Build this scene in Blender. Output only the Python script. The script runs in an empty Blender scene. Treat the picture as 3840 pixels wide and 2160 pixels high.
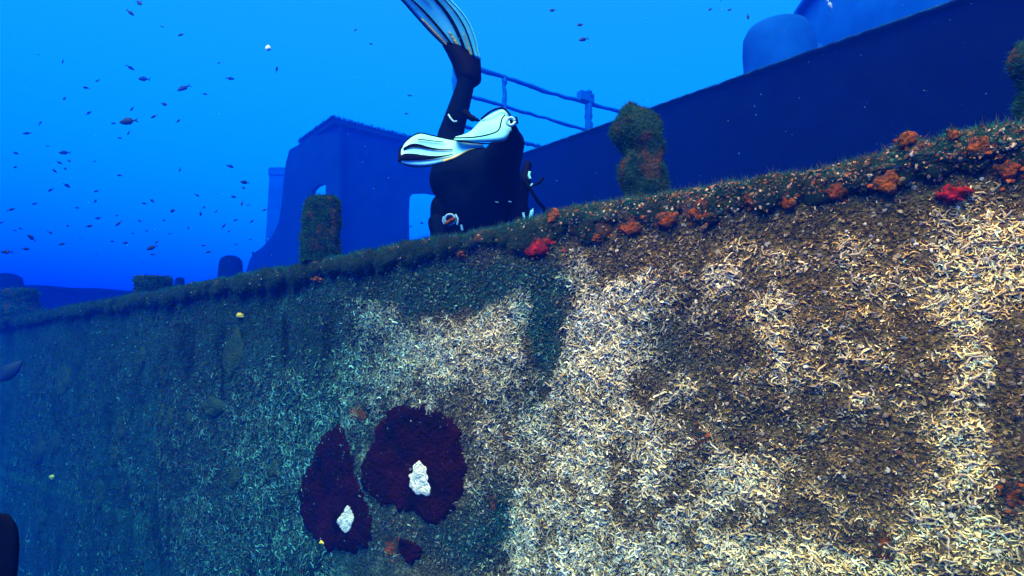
import bpy, bmesh, math, random
import numpy as np
from mathutils import Vector, Matrix

random.seed(7)
rng = np.random.default_rng(11)
scene = bpy.context.scene
C = scene.collection

# ------------------------------------------------------------------ camera
F = 2288.0                       # focal length in photo pixels (photo 3840 wide)
PITCH = math.atan(320 / F)
cam_d = bpy.data.cameras.new('camera')
cam_d.sensor_width = 36.0
cam_d.lens = 36.0 * F / 3840
cam_d.clip_start = 0.02
cam_d.clip_end = 500
cam = bpy.data.objects.new('camera', cam_d)
cam.rotation_euler = (math.pi / 2 + PITCH, 0, 0)
C.objects.link(cam)
scene.camera = cam

# ------------------------------------------------------------------ world, sun, exposure
SUN_EL, SUN_AZ = math.radians(56), math.radians(205)     # azimuth clockwise from +Y
world = bpy.data.worlds.new('World')
scene.world = world
world.use_nodes = True
wn = world.node_tree
sky = wn.nodes.new('ShaderNodeTexSky')
sky.sky_type = 'NISHITA'
sky.sun_disc = False
sky.ozone_density = 4.0
sky.dust_density = 0.2
sky.sun_elevation = SUN_EL
sky.sun_rotation = SUN_AZ
bg = wn.nodes['Background']
wn.links.new(sky.outputs['Color'], bg.inputs['Color'])
bg.inputs['Strength'].default_value = 0.0070

sun_d = bpy.data.lights.new('sun', 'SUN')
sun_d.energy = 5.0
sun_d.angle = math.radians(60)               # light arrives widely scattered under water
sun_d.color = (1.0, 0.0545, 0.008)             # daylight as an underwater white balance sees it
sun = bpy.data.objects.new('sun', sun_d)
sdir = Vector((math.sin(SUN_AZ) * math.cos(SUN_EL), math.cos(SUN_AZ) * math.cos(SUN_EL), math.sin(SUN_EL)))
sun.rotation_euler = sdir.to_track_quat('Z', 'Y').to_euler()
sun.location = sdir * 30
C.objects.link(sun)

scene.view_settings.view_transform = 'Standard'
scene.view_settings.look = 'None'
scene.view_settings.gamma = 1.0
scene.view_settings.exposure = 6.3
scene.render.engine = 'CYCLES'
scene.cycles.volume_bounces = 2
scene.cycles.max_bounces = 6
scene.cycles.diffuse_bounces = 3
scene.cycles.use_denoising = True

# water: extinction per metre (red, green, blue) and the share of it that scatters
K_EXT = (0.38, 0.085, 0.0275)
K_SCA = (0.0, 0.0020, 0.0262)
WATER_TOP = 6.05

# ------------------------------------------------------------------ helpers
SC = 3840 / 2576.0
def ray(px, py):
    cp, sp = math.cos(PITCH), math.sin(PITCH)
    a, b = px - 1920, 1080 - py
    return np.array([a, F * cp - b * sp, F * sp + b * cp])
def P(px, py, d):                # photo pixel at a distance d ahead
    r = ray(px, py); return r * (d / r[1])
def Q(px, py, d):                # the same from the 2576-wide view
    return P(px * SC, py * SC, d)
def PZ(px, py, z):               # photo pixel on a level plane
    r = ray(px, py); return r * (z / r[2])
def project(p):
    cp, sp = math.cos(PITCH), math.sin(PITCH)
    x, y, z = p[..., 0], p[..., 1], p[..., 2]
    f = y * cp + z * sp; u = -y * sp + z * cp
    f = np.maximum(f, 1e-3)
    return 1920 + F * x / f, 1080 - F * u / f

# bulwark frame
A = np.array([-0.79, 0.6131, 0.0]); A /= np.linalg.norm(A)       # along the ship
N = np.array([-A[1], A[0], 0.0]) * 1.0                            # towards the camera
if np.dot(-np.array([0.21, 2.88, 0]), N) < 0: N = -N
U = 2 / 3                        # near things (bulwark, posts, diver) scaled about the camera by this factor
R0 = np.array([0.14, 1.92, 0.50])
Zv = np.array([0, 0, 1.0])
def Wl(px, py):                  # 2576-view pixel -> (s, v) on the bulwark plate
    r = ray(px * SC, py * SC)
    p = r * (np.dot(R0, N) / np.dot(r, N))
    q = p - R0
    return float(np.dot(q, A)) / U, float(-q[2]) / U

def _hash(ix, iy, seed):
    h = (ix.astype(np.int64) * 374761393 + iy.astype(np.int64) * 668265263 + seed * 1442695041) & 0xffffffff
    h = ((h ^ (h >> 13)) * 1274126177) & 0xffffffff
    return ((h ^ (h >> 16)) & 0xffff) / 65535.0
def vn(x, y, seed=0):
    x = np.asarray(x, float); y = np.asarray(y, float)
    ix, iy = np.floor(x), np.floor(y); fx, fy = x - ix, y - iy
    fx = fx * fx * (3 - 2 * fx); fy = fy * fy * (3 - 2 * fy)
    a = _hash(ix, iy, seed); b = _hash(ix + 1, iy, seed); c = _hash(ix, iy + 1, seed); d = _hash(ix + 1, iy + 1, seed)
    return (a * (1 - fx) + b * fx) * (1 - fy) + (c * (1 - fx) + d * fx) * fy
def fbm(x, y, seed=0, octv=4):
    t = 0; amp = .5; tot = 0
    for o in range(octv):
        t = t + amp * vn(x * 2 ** o, y * 2 ** o, seed + o * 17); tot += amp; amp *= .5
    return t / tot

def sstep(a, b, x):
    t = np.clip((x - a) / (b - a), 0, 1); return t * t * (3 - 2 * t)

def link(o, parent=None):
    C.objects.link(o)
    if parent is not None: o.parent = parent
    return o
def tag(o, label=None, cat=None, group=None, kind=None):
    if label: o['label'] = label
    if cat: o['category'] = cat
    if group: o['group'] = group
    if kind: o['kind'] = kind
    return o
def empty(name, loc=(0, 0, 0)):
    o = bpy.data.objects.new(name, None); o.location = loc; o.empty_display_size = .1
    return link(o)
def mesh_np(name, V, Fq, smooth=True, col=None):
    """V (n,3), Fq (m,k) array or list of lists"""
    me = bpy.data.meshes.new(name)
    V = np.ascontiguousarray(V, dtype=np.float32)
    if isinstance(Fq, np.ndarray):
        m, k = Fq.shape
        me.vertices.add(len(V)); me.vertices.foreach_set('co', V.ravel())
        me.loops.add(m * k); me.loops.foreach_set('vertex_index', np.ascontiguousarray(Fq, dtype=np.int32).ravel())
        me.polygons.add(m)
        me.polygons.foreach_set('loop_start', np.arange(0, m * k, k, dtype=np.int32))
        me.polygons.foreach_set('loop_total', np.full(m, k, dtype=np.int32))
        me.update(calc_edges=True)
    else:
        me.from_pydata([tuple(v) for v in V], [], [list(f) for f in Fq]); me.update()
    me.polygons.foreach_set('use_smooth', np.full(len(me.polygons), smooth, dtype=bool))
    if col is not None:
        at = me.color_attributes.new('tint', 'FLOAT_COLOR', 'POINT')
        c4 = np.ones((len(V), 4), dtype=np.float32); c4[:, :3] = col
        at.data.foreach_set('color', c4.ravel())
    return me
def obj(name, me, mat, parent=None):
    o = bpy.data.objects.new(name, me)
    if mat is not None and len(me.materials) == 0: me.materials.append(mat)
    link(o)
    if parent is not None:
        o.parent = parent
        o.matrix_parent_inverse = Matrix.Translation(parent.location).inverted()   # parts are built in world space
    return o
def grid_faces(nu, nv, wrap=False):
    i = np.arange(nu - 1)[:, None]; j = np.arange(nv if wrap else nv - 1)[None, :]
    a = i * nv + j; b = i * nv + (j + 1) % nv; c = (i + 1) * nv + (j + 1) % nv; d = (i + 1) * nv + j
    return np.stack([a, b, c, d], -1).reshape(-1, 4)
def box_pts(c, ax, ay, az):       # centre and three half axes
    c, ax, ay, az = map(np.asarray, (c, ax, ay, az))
    v = [c + sx * ax + sy * ay + sz * az for sx in (-1, 1) for sy in (-1, 1) for sz in (-1, 1)]
    f = [(0, 1, 3, 2), (4, 6, 7, 5), (0, 4, 5, 1), (2, 3, 7, 6), (0, 2, 6, 4), (1, 5, 7, 3)]
    return v, f
class MB:
    def __init__(s): s.v = []; s.f = []
    def add(s, v, f):
        o = len(s.v); s.v += [np.asarray(p, float) for p in v]; s.f += [[i + o for i in q] for q in f]; return s
    def box(s, c, ax, ay, az): return s.add(*box_pts(c, ax, ay, az))
    def tube(s, pts, rad, n=8, jit=0.0):
        pts = [np.asarray(p, float) for p in pts]
        rr = rad if hasattr(rad, '__len__') else [rad] * len(pts)
        V = []; m = None
        for i, p in enumerate(pts):
            t = pts[min(i + 1, len(pts) - 1)] - pts[max(i - 1, 0)]; t = t / (np.linalg.norm(t) + 1e-9)
            ref = m if m is not None else (np.array([0, 0, 1.]) if abs(t[2]) < .9 else np.array([1., 0, 0]))
            m = ref - t * np.dot(ref, t); m /= np.linalg.norm(m); b = np.cross(t, m)
            for k in range(n):
                a = 2 * math.pi * k / n; r = rr[i] * (1 + jit * (random.random() - .5))
                V.append(p + r * (math.cos(a) * m + math.sin(a) * b))
        f = [list(q) for q in grid_faces(len(pts), n, True)]
        f.append(list(range(n))[::-1]); f.append([len(V) - n + k for k in range(n)])
        return s.add(V, f)
    def build(s, name, mat, parent=None, smooth=False):
        return obj(name, mesh_np(name, np.array(s.v), s.f, smooth), mat, parent)

def smooth_path(pts, n):
    pts = np.array(pts, float); m = len(pts)
    out = []
    for i in np.linspace(0, m - 1, n):
        k = min(int(i), m - 2); t = i - k
        p0, p1, p2, p3 = pts[max(k - 1, 0)], pts[k], pts[k + 1], pts[min(k + 2, m - 1)]
        out.append(.5 * ((2 * p1) + (p2 - p0) * t + (2 * p0 - 5 * p1 + 4 * p2 - p3) * t * t + (3 * p1 - p0 - 3 * p2 + p3) * t ** 3))
    return np.array(out)

# ------------------------------------------------------------------ materials
def turf_mat():
    m = bpy.data.materials.new('turf'); m.use_nodes = True; nt = m.node_tree; b = nt.nodes['Principled BSDF']
    at = nt.nodes.new('ShaderNodeVertexColor'); at.layer_name = 'tint'
    b.inputs['Roughness'].default_value = .9; b.inputs['Specular IOR Level'].default_value = .05
    tr = nt.nodes.new('ShaderNodeBsdfTranslucent'); mx = nt.nodes.new('ShaderNodeMixShader'); mx.inputs[0].default_value = .45
    nt.links.new(at.outputs['Color'], b.inputs['Base Color']); nt.links.new(at.outputs['Color'], tr.inputs['Color'])
    nt.links.new(b.outputs[0], mx.inputs[1]); nt.links.new(tr.outputs[0], mx.inputs[2])
    nt.links.new(mx.outputs[0], nt.nodes['Material Output'].inputs['Surface'])
    return m
def mat(name, base, base2=None, scale=8.0, rough=.85, bump=0.0, bscale=40., spec=.2, attr=None, detail=6, lo=.35, hi=.65):
    m = bpy.data.materials.new(name); m.use_nodes = True
    nt = m.node_tree; b = nt.nodes['Principled BSDF']
    b.inputs['Roughness'].default_value = rough
    b.inputs['Specular IOR Level'].default_value = spec
    tc = nt.nodes.new('ShaderNodeTexCoord')
    src = None
    if base2 is not None:
        nz = nt.nodes.new('ShaderNodeTexNoise'); nz.inputs['Scale'].default_value = scale; nz.inputs['Detail'].default_value = detail
        nt.links.new(tc.outputs['Object'], nz.inputs['Vector'])
        r = nt.nodes.new('ShaderNodeValToRGB')
        r.color_ramp.elements[0].position = lo; r.color_ramp.elements[1].position = hi
        r.color_ramp.elements[0].color = (*base, 1); r.color_ramp.elements[1].color = (*base2, 1)
        nt.links.new(nz.outputs['Fac'], r.inputs['Fac']); src = r.outputs['Color']
    if attr:
        at = nt.nodes.new('ShaderNodeVertexColor'); at.layer_name = attr
        if src is None: src = at.outputs['Color']
        else:
            mx = nt.nodes.new('ShaderNodeMix'); mx.data_type = 'RGBA'; mx.blend_type = 'MULTIPLY'; mx.inputs[0].default_value = 1
            nt.links.new(src, mx.inputs[6]); nt.links.new(at.outputs['Color'], mx.inputs[7]); src = mx.outputs[2]
    if src is None: b.inputs['Base Color'].default_value = (*base, 1)
    else: nt.links.new(src, b.inputs['Base Color'])
    if bump:
        nb = nt.nodes.new('ShaderNodeTexNoise'); nb.inputs['Scale'].default_value = bscale; nb.inputs['Detail'].default_value = 5
        nt.links.new(tc.outputs['Object'], nb.inputs['Vector'])
        bp = nt.nodes.new('ShaderNodeBump'); bp.inputs['Strength'].default_value = bump; bp.inputs['Distance'].default_value = .02
        nt.links.new(nb.outputs['Fac'], bp.inputs['Height']); nt.links.new(bp.outputs['Normal'], b.inputs['Normal'])
    return m
M = {
 'plate':   mat('plate', (.35, .35, .35), (1.7, 1.7, 1.7), 95, .95, 1.0, 130, spec=.05, attr='tint'),
 'tube':    mat('tube', (.75, .75, .75), (1.1, 1.1, 1.1), 60, .8, .2, 200, attr='tint'),
 'turf':    turf_mat(),
 'lump':    mat('lump', (.005, .030, .024), (.022, .048, .028), 22, .95, .9, 110, spec=.05),
 'cap':     mat('cap', (.005, .032, .026), (.060, .052, .028), 16, .95, .9, 110, spec=.05, lo=.5, hi=.75),
 'lump2':   mat('lump2', (.060, .040, .022), (.15, .080, .035), 26, .95, .9, 110, spec=.05),
 'lump3':   mat('lump3', (.14, .13, .085), (.30, .25, .16), 40, .95, .9, 140, spec=.05),
 'post':    mat('post', (.005, .028, .022), (.055, .026, .010), 14, .95, .9, 90, spec=.05, lo=.50, hi=.64),
 'orange':  mat('orange', (.05, .028, .008), (.28, .064, .0010), 34, .85, .7, 160, spec=.1),
 'rust':    mat('rust', (.04, .026, .010), (.24, .048, .0012), 30, .9, .8, 120, spec=.05),
 'red':     mat('red', (.15, .004, .004), (.30, .010, .008), 45, .85, .5, 140, spec=.1),
 'maroon':  mat('maroon', (.0006, .0001, .0001), (.013, .0004, .0003), 9, .85, .6, 60, spec=.05),
 'chalk':   mat('chalk', (.50, .47, .38), (.85, .83, .76), 90, .85, .8, 150, spec=.1),
 'yellow':  mat('yellow', (.5, .30, .02), (.6, .40, .05), 40, .7),
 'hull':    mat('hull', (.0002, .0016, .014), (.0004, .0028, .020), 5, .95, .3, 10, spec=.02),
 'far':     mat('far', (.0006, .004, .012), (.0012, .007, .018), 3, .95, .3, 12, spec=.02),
 'house_haze_tint': mat('house_haze_tint', (.0015, .014, .060), (.003, .022, .080), 3, .95, .2, 12, spec=.02),  # distance haze put into the deckhouse colour as a lifted blue
 'rail_haze_tint': mat('rail_haze_tint', (.001, .07, .26), (.002, .09, .32), 3, .95, .2, 12, spec=.02),  # haze over the railing and the far block put into the colour
 'haze_tint': mat('haze_tint', (.001, .042, .20), (.002, .058, .25), 3, .95, .2, 12, spec=.02),  # haze over the ventilator and funnel put into the colour
 'deck':    mat('deck', (.05, .05, .04), (.10, .09, .07), 4, .95, .5, 20),
 'sand':    mat('sand', (.20, .18, .14), (.28, .26, .21), 1.2, .95, .4, 8),
 'fish':    mat('fish', (.002, .010, .030), (.004, .016, .045), 30, .6, spec=.1),
 'palefish': mat('palefish', (.35, .42, .45), (.5, .55, .55), 30, .4),
 'snow':    mat('snow', (.05, .22, .28), (.08, .3, .36), 30, .8),
 'jelly':   mat('jelly', (.8, .85, .85), (.9, .9, .9), 30, .5),
 'suit':    mat('suit', (.0001, .0020, .0085), (.0002, .0040, .0150), 7, .8, .5, 9, spec=.01),
 'rubber':  mat('rubber', (.0001, .0012, .0045), (.0002, .0020, .0070), 40, .7, spec=.02),
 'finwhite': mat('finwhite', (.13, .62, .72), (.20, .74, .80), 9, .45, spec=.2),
 'fin_backlit': mat('fin_backlit', (.03, .42, .60), (.07, .56, .70), 9, .5, spec=.1),  # white fin; blue of water and backlight put into the colour
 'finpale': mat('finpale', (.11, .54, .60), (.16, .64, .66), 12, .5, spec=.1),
 'finyellow': mat('finyellow', (.30, .26, .05), (.40, .30, .08), 20, .45, spec=.4),
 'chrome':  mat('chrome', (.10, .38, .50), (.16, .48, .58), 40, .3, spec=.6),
}

# ------------------------------------------------------------------ setting: seabed, deck
me = mesh_np('seabed', np.array([[-150, -150, -7], [150, -150, -7], [150, 150, -7], [-150, 150, -7]], float), [[0, 1, 2, 3]], False)
tag(obj('seabed', me, M['sand']), kind='structure')
dk = [R0 + A * -6 - N * .04, R0 + A * 16 - N * .04, R0 + A * 16 - N * 9, R0 + A * -6 - N * 9]
dk = np.array([[p[0], p[1], -.35] for p in dk])
tag(obj('deck', mesh_np('deck', np.concatenate([dk, dk - [0, 0, .05]]), [[0, 1, 2, 3], [7, 6, 5, 4], [0, 4, 5, 1], [1, 5, 6, 2], [2, 6, 7, 3], [3, 7, 4, 0]], False), M['deck']), kind='structure')

# ------------------------------------------------------------------ near bulwark
bulwark = empty('ship_bulwark', tuple(R0 - Zv * 3))
tag(bulwark, 'steel ship bulwark crusted with pale worm tubes and green algae, filling the foreground', 'ship wreck')

def disp(s, v):                  # relief of the growth on the plate
    d = (fbm(s * 3, v * 3, 3) - .5) * .05 + (fbm(s * 14, v * 14, 9) - .5) * .022
    return d
def wall_pt(s, v, h):
    return R0 + U * (s[..., None] * A - v[..., None] * Zv + h[..., None] * N)

# how the growth is spread over the plate: blobs (2576-view x, y, rx, ry, amount) placed on the plate
BLOBS_PALE = [(1115, 870, 190, 75, .9), (1320, 760, 45, 60, .8), (1500, 850, 90, 140, 1.0), (1470, 740, 50, 60, .6),
              (1420, 1150, 190, 150, .55), (1500, 1350, 260, 120, .65), (2430, 900, 55, 260, 1.2), (2400, 770, 110, 70, .8),
              (1990, 640, 150, 50, .6), (2440, 600, 160, 55, .8), (1870, 1215, 60, 60, 1.0), (2450, 1330, 150, 110, 1.1),
              (1930, 1390, 110, 70, .95), (2140, 1430, 90, 40, .8), (2540, 640, 60, 90, 1.0), (870, 950, 190, 130, .45), (700, 1080, 160, 160, .40),
              (1890, 770, 60, 60, .35), (1960, 850, 40, 90, .4), (600, 1350, 150, 120, .42), (2110, 1270, 40, 50, .5), (1760, 720, 120, 40, .4), (2300, 730, 130, 40, .6)]
BLOBS_DARK = [(1140, 745, 170, 44, 1.3), (1368, 820, 46, 150, 1.3), (1790, 870, 130, 65, .5), (2000, 1080, 240, 130, .34),
              (2180, 1180, 170, 150, .42), (1680, 615, 260, 58, .7), (2050, 555, 300, 52, .7), (1120, 680, 300, 60, .8), (2540, 1010, 45, 200, .9),
              (2520, 1230, 60, 50, .6), (1050, 1180, 170, 190, .5), (1150, 1370, 120, 90, .75), (700, 850, 220, 90, .9), (590, 900, 28, 70, 1.0),
              (300, 860, 300, 60, .6), (1240, 1000, 60, 120, .3), (1850, 1320, 120, 60, .35), (2000, 720, 120, 30, .5), (2300, 900, 80, 100, .3), (1250, 1290, 50, 70, .6)]
BLOBS_GREEN = [(1140, 742, 185, 52, 1.3), (1368, 825, 52, 150, 1.3), (1110, 680, 260, 60, .9), (1150, 1370, 120, 90, .8), (1245, 1290, 55, 80, .9), (800, 800, 250, 120, .8),
               (1650, 850, 60, 60, .5), (1740, 900, 110, 80, .35), (1000, 1300, 140, 120, .5), (1560, 560, 260, 36, .6), (2100, 470, 300, 40, .4), (1300, 1010, 70, 110, .5)]
def green(s, v):
    px, py = project(wall_pt(s, v, np.zeros_like(s))); px = px / SC; py = py / SC
    w1 = (fbm(s * 6, v * 6, 131) - .5) * 110; w2 = (fbm(s * 6, v * 6, 137) - .5) * 110
    t = np.zeros_like(s)
    for x, y, rx, ry, a in BLOBS_GREEN: t = t + a * np.exp(-.9 * (((px + w1 - x) / rx) ** 2 + ((py + w2 - y) / ry) ** 2))
    return np.clip(t, 0, 1)
def growth(s, v):
    p = wall_pt(s, v, np.zeros_like(s))
    px, py = project(p); px = px / SC; py = py / SC
    wob = (fbm(s * 7, v * 7, 31) - .5) * 90
    wob2 = (fbm(s * 7 + 9, v * 7, 37) - .5) * 90
    def acc(bl, pw=1):
        t = np.zeros_like(s)
        for x, y, rx, ry, a in bl:
            q = ((px + wob - x) / rx) ** 2 + ((py + wob2 - y) / ry) ** 2
            t = t + a * np.exp(-(q ** pw) * .9)
        return t
    pale, dark = acc(BLOBS_PALE), acc(BLOBS_DARK, 2)
    near = .37 - .12 * sstep(1.5, 6, s)
    rim = sstep(.28, .04, v + (fbm(s * 4, v * 2, 77) - .5) * .3)
    g = near + pale * .8 - dark * .7 - rim * .5 + (fbm(s * 6, v * 6, 51) - .5) * 1.0 + (fbm(s * 13, v * 13, 57, 3) - .5) * 1.35
    return np.clip(g, 0, 1.25), rim

def streak(s, v): return fbm(s * 6 + .5 * v, v * 1.9, 91, 4)

# plating
sv = np.concatenate([np.arange(-5, -2.6, .06), np.arange(-2.6, 3.2, .014), np.arange(3.2, 8, .04), np.arange(8, 24, .15)])
vv = np.concatenate([np.arange(0.02, 2.0, .018), np.arange(2.0, 7.2, .10)])
S, Vv = np.meshgrid(sv, vv, indexing='ij')
g, rim = growth(S, Vv)
H = disp(S, Vv)
hole = None
Pp = wall_pt(S, Vv, H).reshape(-1, 3)
n2 = fbm(S * 6, Vv * 6, 5)[..., None]; n3 = fbm(S * 25, Vv * 25, 6)[..., None]
brown, olive, dgreen, tan = np.array([.095, .062, .022]), np.array([.062, .060, .020]), np.array([.004, .022, .018]), np.array([.27, .20, .095])
left = np.maximum(sstep(-.1, 1.9, S), green(S, Vv))[..., None]  # teal: algae patches, plus the water's tint with distance put into the colour
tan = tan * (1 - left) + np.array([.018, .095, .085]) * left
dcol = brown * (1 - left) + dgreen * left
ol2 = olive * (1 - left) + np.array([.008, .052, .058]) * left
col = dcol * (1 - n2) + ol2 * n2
col = col + (tan - col) * np.clip(g[..., None] * .75 - .12 + (n3 - .5) * .9, 0, .8)
st = sstep(.58, .76, streak(S, Vv))[..., None] * sstep(.5, 2.0, S)[..., None] * (1 - .6 * sstep(3, 6, S)[..., None])
col = col * (1 - .75 * st)
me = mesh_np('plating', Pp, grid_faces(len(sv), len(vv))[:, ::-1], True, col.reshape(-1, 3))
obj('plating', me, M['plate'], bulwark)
# inner face of the bulwark
inn = [R0 + U * q for q in (A * -5 - N * .05, A * 24 - N * .05, A * 24 - N * .05 - Zv * 7, A * -5 - N * .05 - Zv * 7)]
obj('inner_plate', mesh_np('inner_plate', np.array(inn), [[3, 2, 1, 0]], False), M['hull'], bulwark)

# cap rail: lumpy rounded flange along the top
sc_ = np.concatenate([np.arange(-4, -2.4, .08), np.arange(-2.4, 4, .018), np.arange(4, 24, .06)])
ang = np.linspace(0, 2 * math.pi, 18, endpoint=False)
capV = []
for s in sc_:
    w = .052 + .014 * (vn(s * 3, 0, 61) - .5); t = .040 + .014 * (vn(s * 5, 3, 62) - .5)
    for a in ang:
        ca, sa = math.cos(a), math.sin(a)
        ca = math.copysign(abs(ca) ** .6, ca); sa = math.copysign(abs(sa) ** .6, sa)
        r = 1 + .55 * (float(fbm(np.array(s * 9), np.array(a * 1.3), 63, 3)) - .5) if False else 1.0
        capV.append((s, ca * w, sa * t))
capV = np.array(capV)
aa = np.tile(ang, len(sc_))
rr = 1 + 1.1 * (fbm(capV[:, 0] * 8, np.cos(aa) * 1.7 + np.sin(aa) * .9 + 5, 63, 4) - .5) + .35 * (fbm(capV[:, 0] * 30, np.sin(aa) * 4 + np.cos(aa) * 3, 64, 3) - .5)
big = sum(h_ * np.exp(-((capV[:, 0] - Wl(x_, 400)[0]) / w_) ** 2) for x_, h_, w_ in ((2285, .034, .050), (2398, .028, .028), (2465, .014, .04), (2530, .016, .05))) * np.clip(np.sin(aa) + .3, 0, 1)
capP = R0 + U * (capV[:, :1] * A + (capV[:, 1] * rr - .026)[:, None] * N + (capV[:, 2] * rr - .035 + big + .035 * (fbm(capV[:, 0] * 2.6, capV[:, 0] * 0, 68, 3) - .5))[:, None] * Zv)
cap_faces = grid_faces(len(sc_), len(ang), True)
obj('cap_rail', mesh_np('cap_rail', capP, cap_faces, True), M['cap'], bulwark)

# scatter helpers ----------------------------------------------------
def tri_arrays(Vx, Fx):
    tri = np.concatenate([Fx[:, [0, 1, 2]], Fx[:, [0, 2, 3]]]) if Fx.shape[1] == 4 else Fx
    return Vx[tri]
def sample(T, n):
    e1, e2 = T[:, 1] - T[:, 0], T[:, 2] - T[:, 0]
    nn = np.cross(e1, e2); ar = np.linalg.norm(nn, axis=1) + 1e-12
    idx = rng.choice(len(T), n, p=ar / ar.sum())
    u = np.sqrt(rng.random(n)); w = rng.random(n)
    p = T[idx, 0] * (1 - u)[:, None] + T[idx, 1] * (u * (1 - w))[:, None] + T[idx, 2] * (u * w)[:, None]
    return p, (nn / ar[:, None])[idx]
def blades(p, n, length, width, col, droop=0.2, spread=.7):
    m = len(p)
    d = n + rng.normal(0, spread, (m, 3)) + np.array([0, 0, droop]); d /= np.linalg.norm(d, axis=1)[:, None]
    side = np.cross(d, rng.normal(0, 1, (m, 3))); side /= np.linalg.norm(side, axis=1)[:, None] + 1e-9
    L = U * (length * (.5 + rng.random(m)))[:, None]
    W = np.broadcast_to(np.asarray(width, float), (m,))[:, None] * .5 * U
    bend = rng.normal(0, .25, (m, 3)) * L
    b0 = p - n * .002 - side * W; b1 = p - n * .002 + side * W
    m0 = p + d * L * .55 - side * W * .8 + bend * .3; m1 = p + d * L * .55 + side * W * .8 + bend * .3
    tip = p + d * L + bend
    V = np.stack([b0, b1, m1, m0, tip], 1).reshape(-1, 3)
    k = np.arange(m)[:, None] * 5
    f1 = np.concatenate([k + 0, k + 1, k + 2], 1); f2 = np.concatenate([k + 0, k + 2, k + 3], 1); f3 = np.concatenate([k + 3, k + 2, k + 4], 1)
    Cc = np.repeat(col, 5, axis=0)
    return V, np.concatenate([f1, f2, f3]), Cc
def turf_cols(m, s=None):
    k = rng.random((m, 1)); a = np.array([.018, .060, .040]); b = np.array([.06, .075, .030]); c = np.array([.025, .085, .070]); e = np.array([.10, .06, .03])
    col = np.where(k < .4, a, np.where(k < .65, b, np.where(k < .9, c, e)))
    if s is not None:
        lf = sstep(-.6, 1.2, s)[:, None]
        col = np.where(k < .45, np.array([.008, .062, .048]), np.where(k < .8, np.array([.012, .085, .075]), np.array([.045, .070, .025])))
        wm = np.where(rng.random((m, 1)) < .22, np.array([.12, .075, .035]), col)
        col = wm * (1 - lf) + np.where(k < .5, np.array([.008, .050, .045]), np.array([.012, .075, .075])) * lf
    return col * (.6 + .9 * rng.random((m, 1)))

def flakes(p, n, r, h, col, k=7):
    """little domed crusts: p, n (m,3), radius and height (m,)"""
    m = len(p); n = n / (np.linalg.norm(n, axis=1)[:, None] + 1e-9)
    ref = np.where(np.abs(n[:, 2:3]) < .9, Zv[None], np.array([[1., 0, 0]]))
    t = np.cross(n, ref); t /= np.linalg.norm(t, axis=1)[:, None] + 1e-9; b = np.cross(n, t)
    st_ = (.6 + .9 * rng.random((m, 1))); ro = rng.random(m) * 6.28
    V = [p + n * h[:, None] + (t * rng.normal(0, .25, (m, 1)) + b * rng.normal(0, .25, (m, 1))) * r[:, None]]
    for q in range(k):
        a = ro + 2 * math.pi * q / k; rj = r * (.55 + .9 * rng.random(m))
        V.append(p - n * (h * .25)[:, None] + (t * np.cos(a)[:, None] * st_ + b * np.sin(a)[:, None]) * rj[:, None])
    V = np.stack(V, 1).reshape(-1, 3); base = np.arange(m)[:, None] * (k + 1)
    Fx = np.concatenate([np.concatenate([base, base + 1 + q, base + 1 + (q + 1) % k], 1) for q in range(k)])
    return V, Fx, np.repeat(col, k + 1, axis=0)
# knobbly growth hanging in a row under the cap
def lump_mesh(seed, nu=9, nv=12):
    V = []
    for i in range(nu):
        th = math.pi * i / (nu - 1)
        for j in range(nv):
            ph = 2 * math.pi * j / nv
            V.append((math.sin(th) * math.cos(ph), math.sin(th) * math.sin(ph), math.cos(th)))
    V = np.array(V)
    r = 1 + .7 * (fbm(V[:, 0] * 1.6 + seed * 3.1 + V[:, 2], V[:, 1] * 1.6 + V[:, 2] * .8, seed, 3) - .5)
    return V * r[:, None], grid_faces(nu, nv, True)
lumps = [lump_mesh(s) for s in range(5)]
lump_me = [[mesh_np('growth_lump', v, f, True) for v, f in lumps] for _ in range(3)]
for q_, mk_ in enumerate(('lump', 'lump2', 'lump3')):
    for m_ in lump_me[q_]: m_.materials.append(M[mk_])
turfV, turfF, turfC = [], [], []
def add_turf(V, Fx, Cx):
    o = sum(len(x) for x in turfV); turfV.append(V); turfF.append(Fx + o); turfC.append(Cx)
lumpT = []
spots = []
s = -2.3
while s < 9.5:
    lf_ = min(1, max(0, (s - .2) / 1.2))
    spots.append((s, random.uniform(.004, .014) + .022 * lf_, random.uniform(.045, .10), random.uniform(.035, .065), .45 + .35 * lf_)); s += random.uniform(.055, .12)
B3 = np.stack([A, Zv, N], 1)
for s, on, ov, sz, tall in spots:
    k = random.randrange(5); q_ = random.choices((0, 1, 2), (9, 1, 0) if s < .8 else (10, 0, 0))[0]
    loc = R0 + U * (A * s + N * on - Zv * ov)
    o = bpy.data.objects.new('growth_lump', lump_me[q_][k]); link(o)
    sca = Vector((U * sz * random.uniform(.8, 1.25), U * sz * random.uniform(.8, 1.3), U * sz * tall))
    mw = Matrix.Translation(Vector(loc)) @ Matrix(B3.tolist()).to_4x4() @ Matrix.Diagonal((*sca, 1)) @ Matrix.Rotation(random.uniform(0, 6.28), 4, 'Z')
    o.parent = bulwark; o.matrix_parent_inverse = Matrix.Translation(bulwark.location).inverted(); o.matrix_basis = mw
    mwn = np.array(mw)
    vw = lumps[k][0] @ mwn[:3, :3].T + mwn[:3, 3]
    lumpT.append(tri_arrays(vw, lumps[k][1]))
LT = np.concatenate(lumpT)
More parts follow.
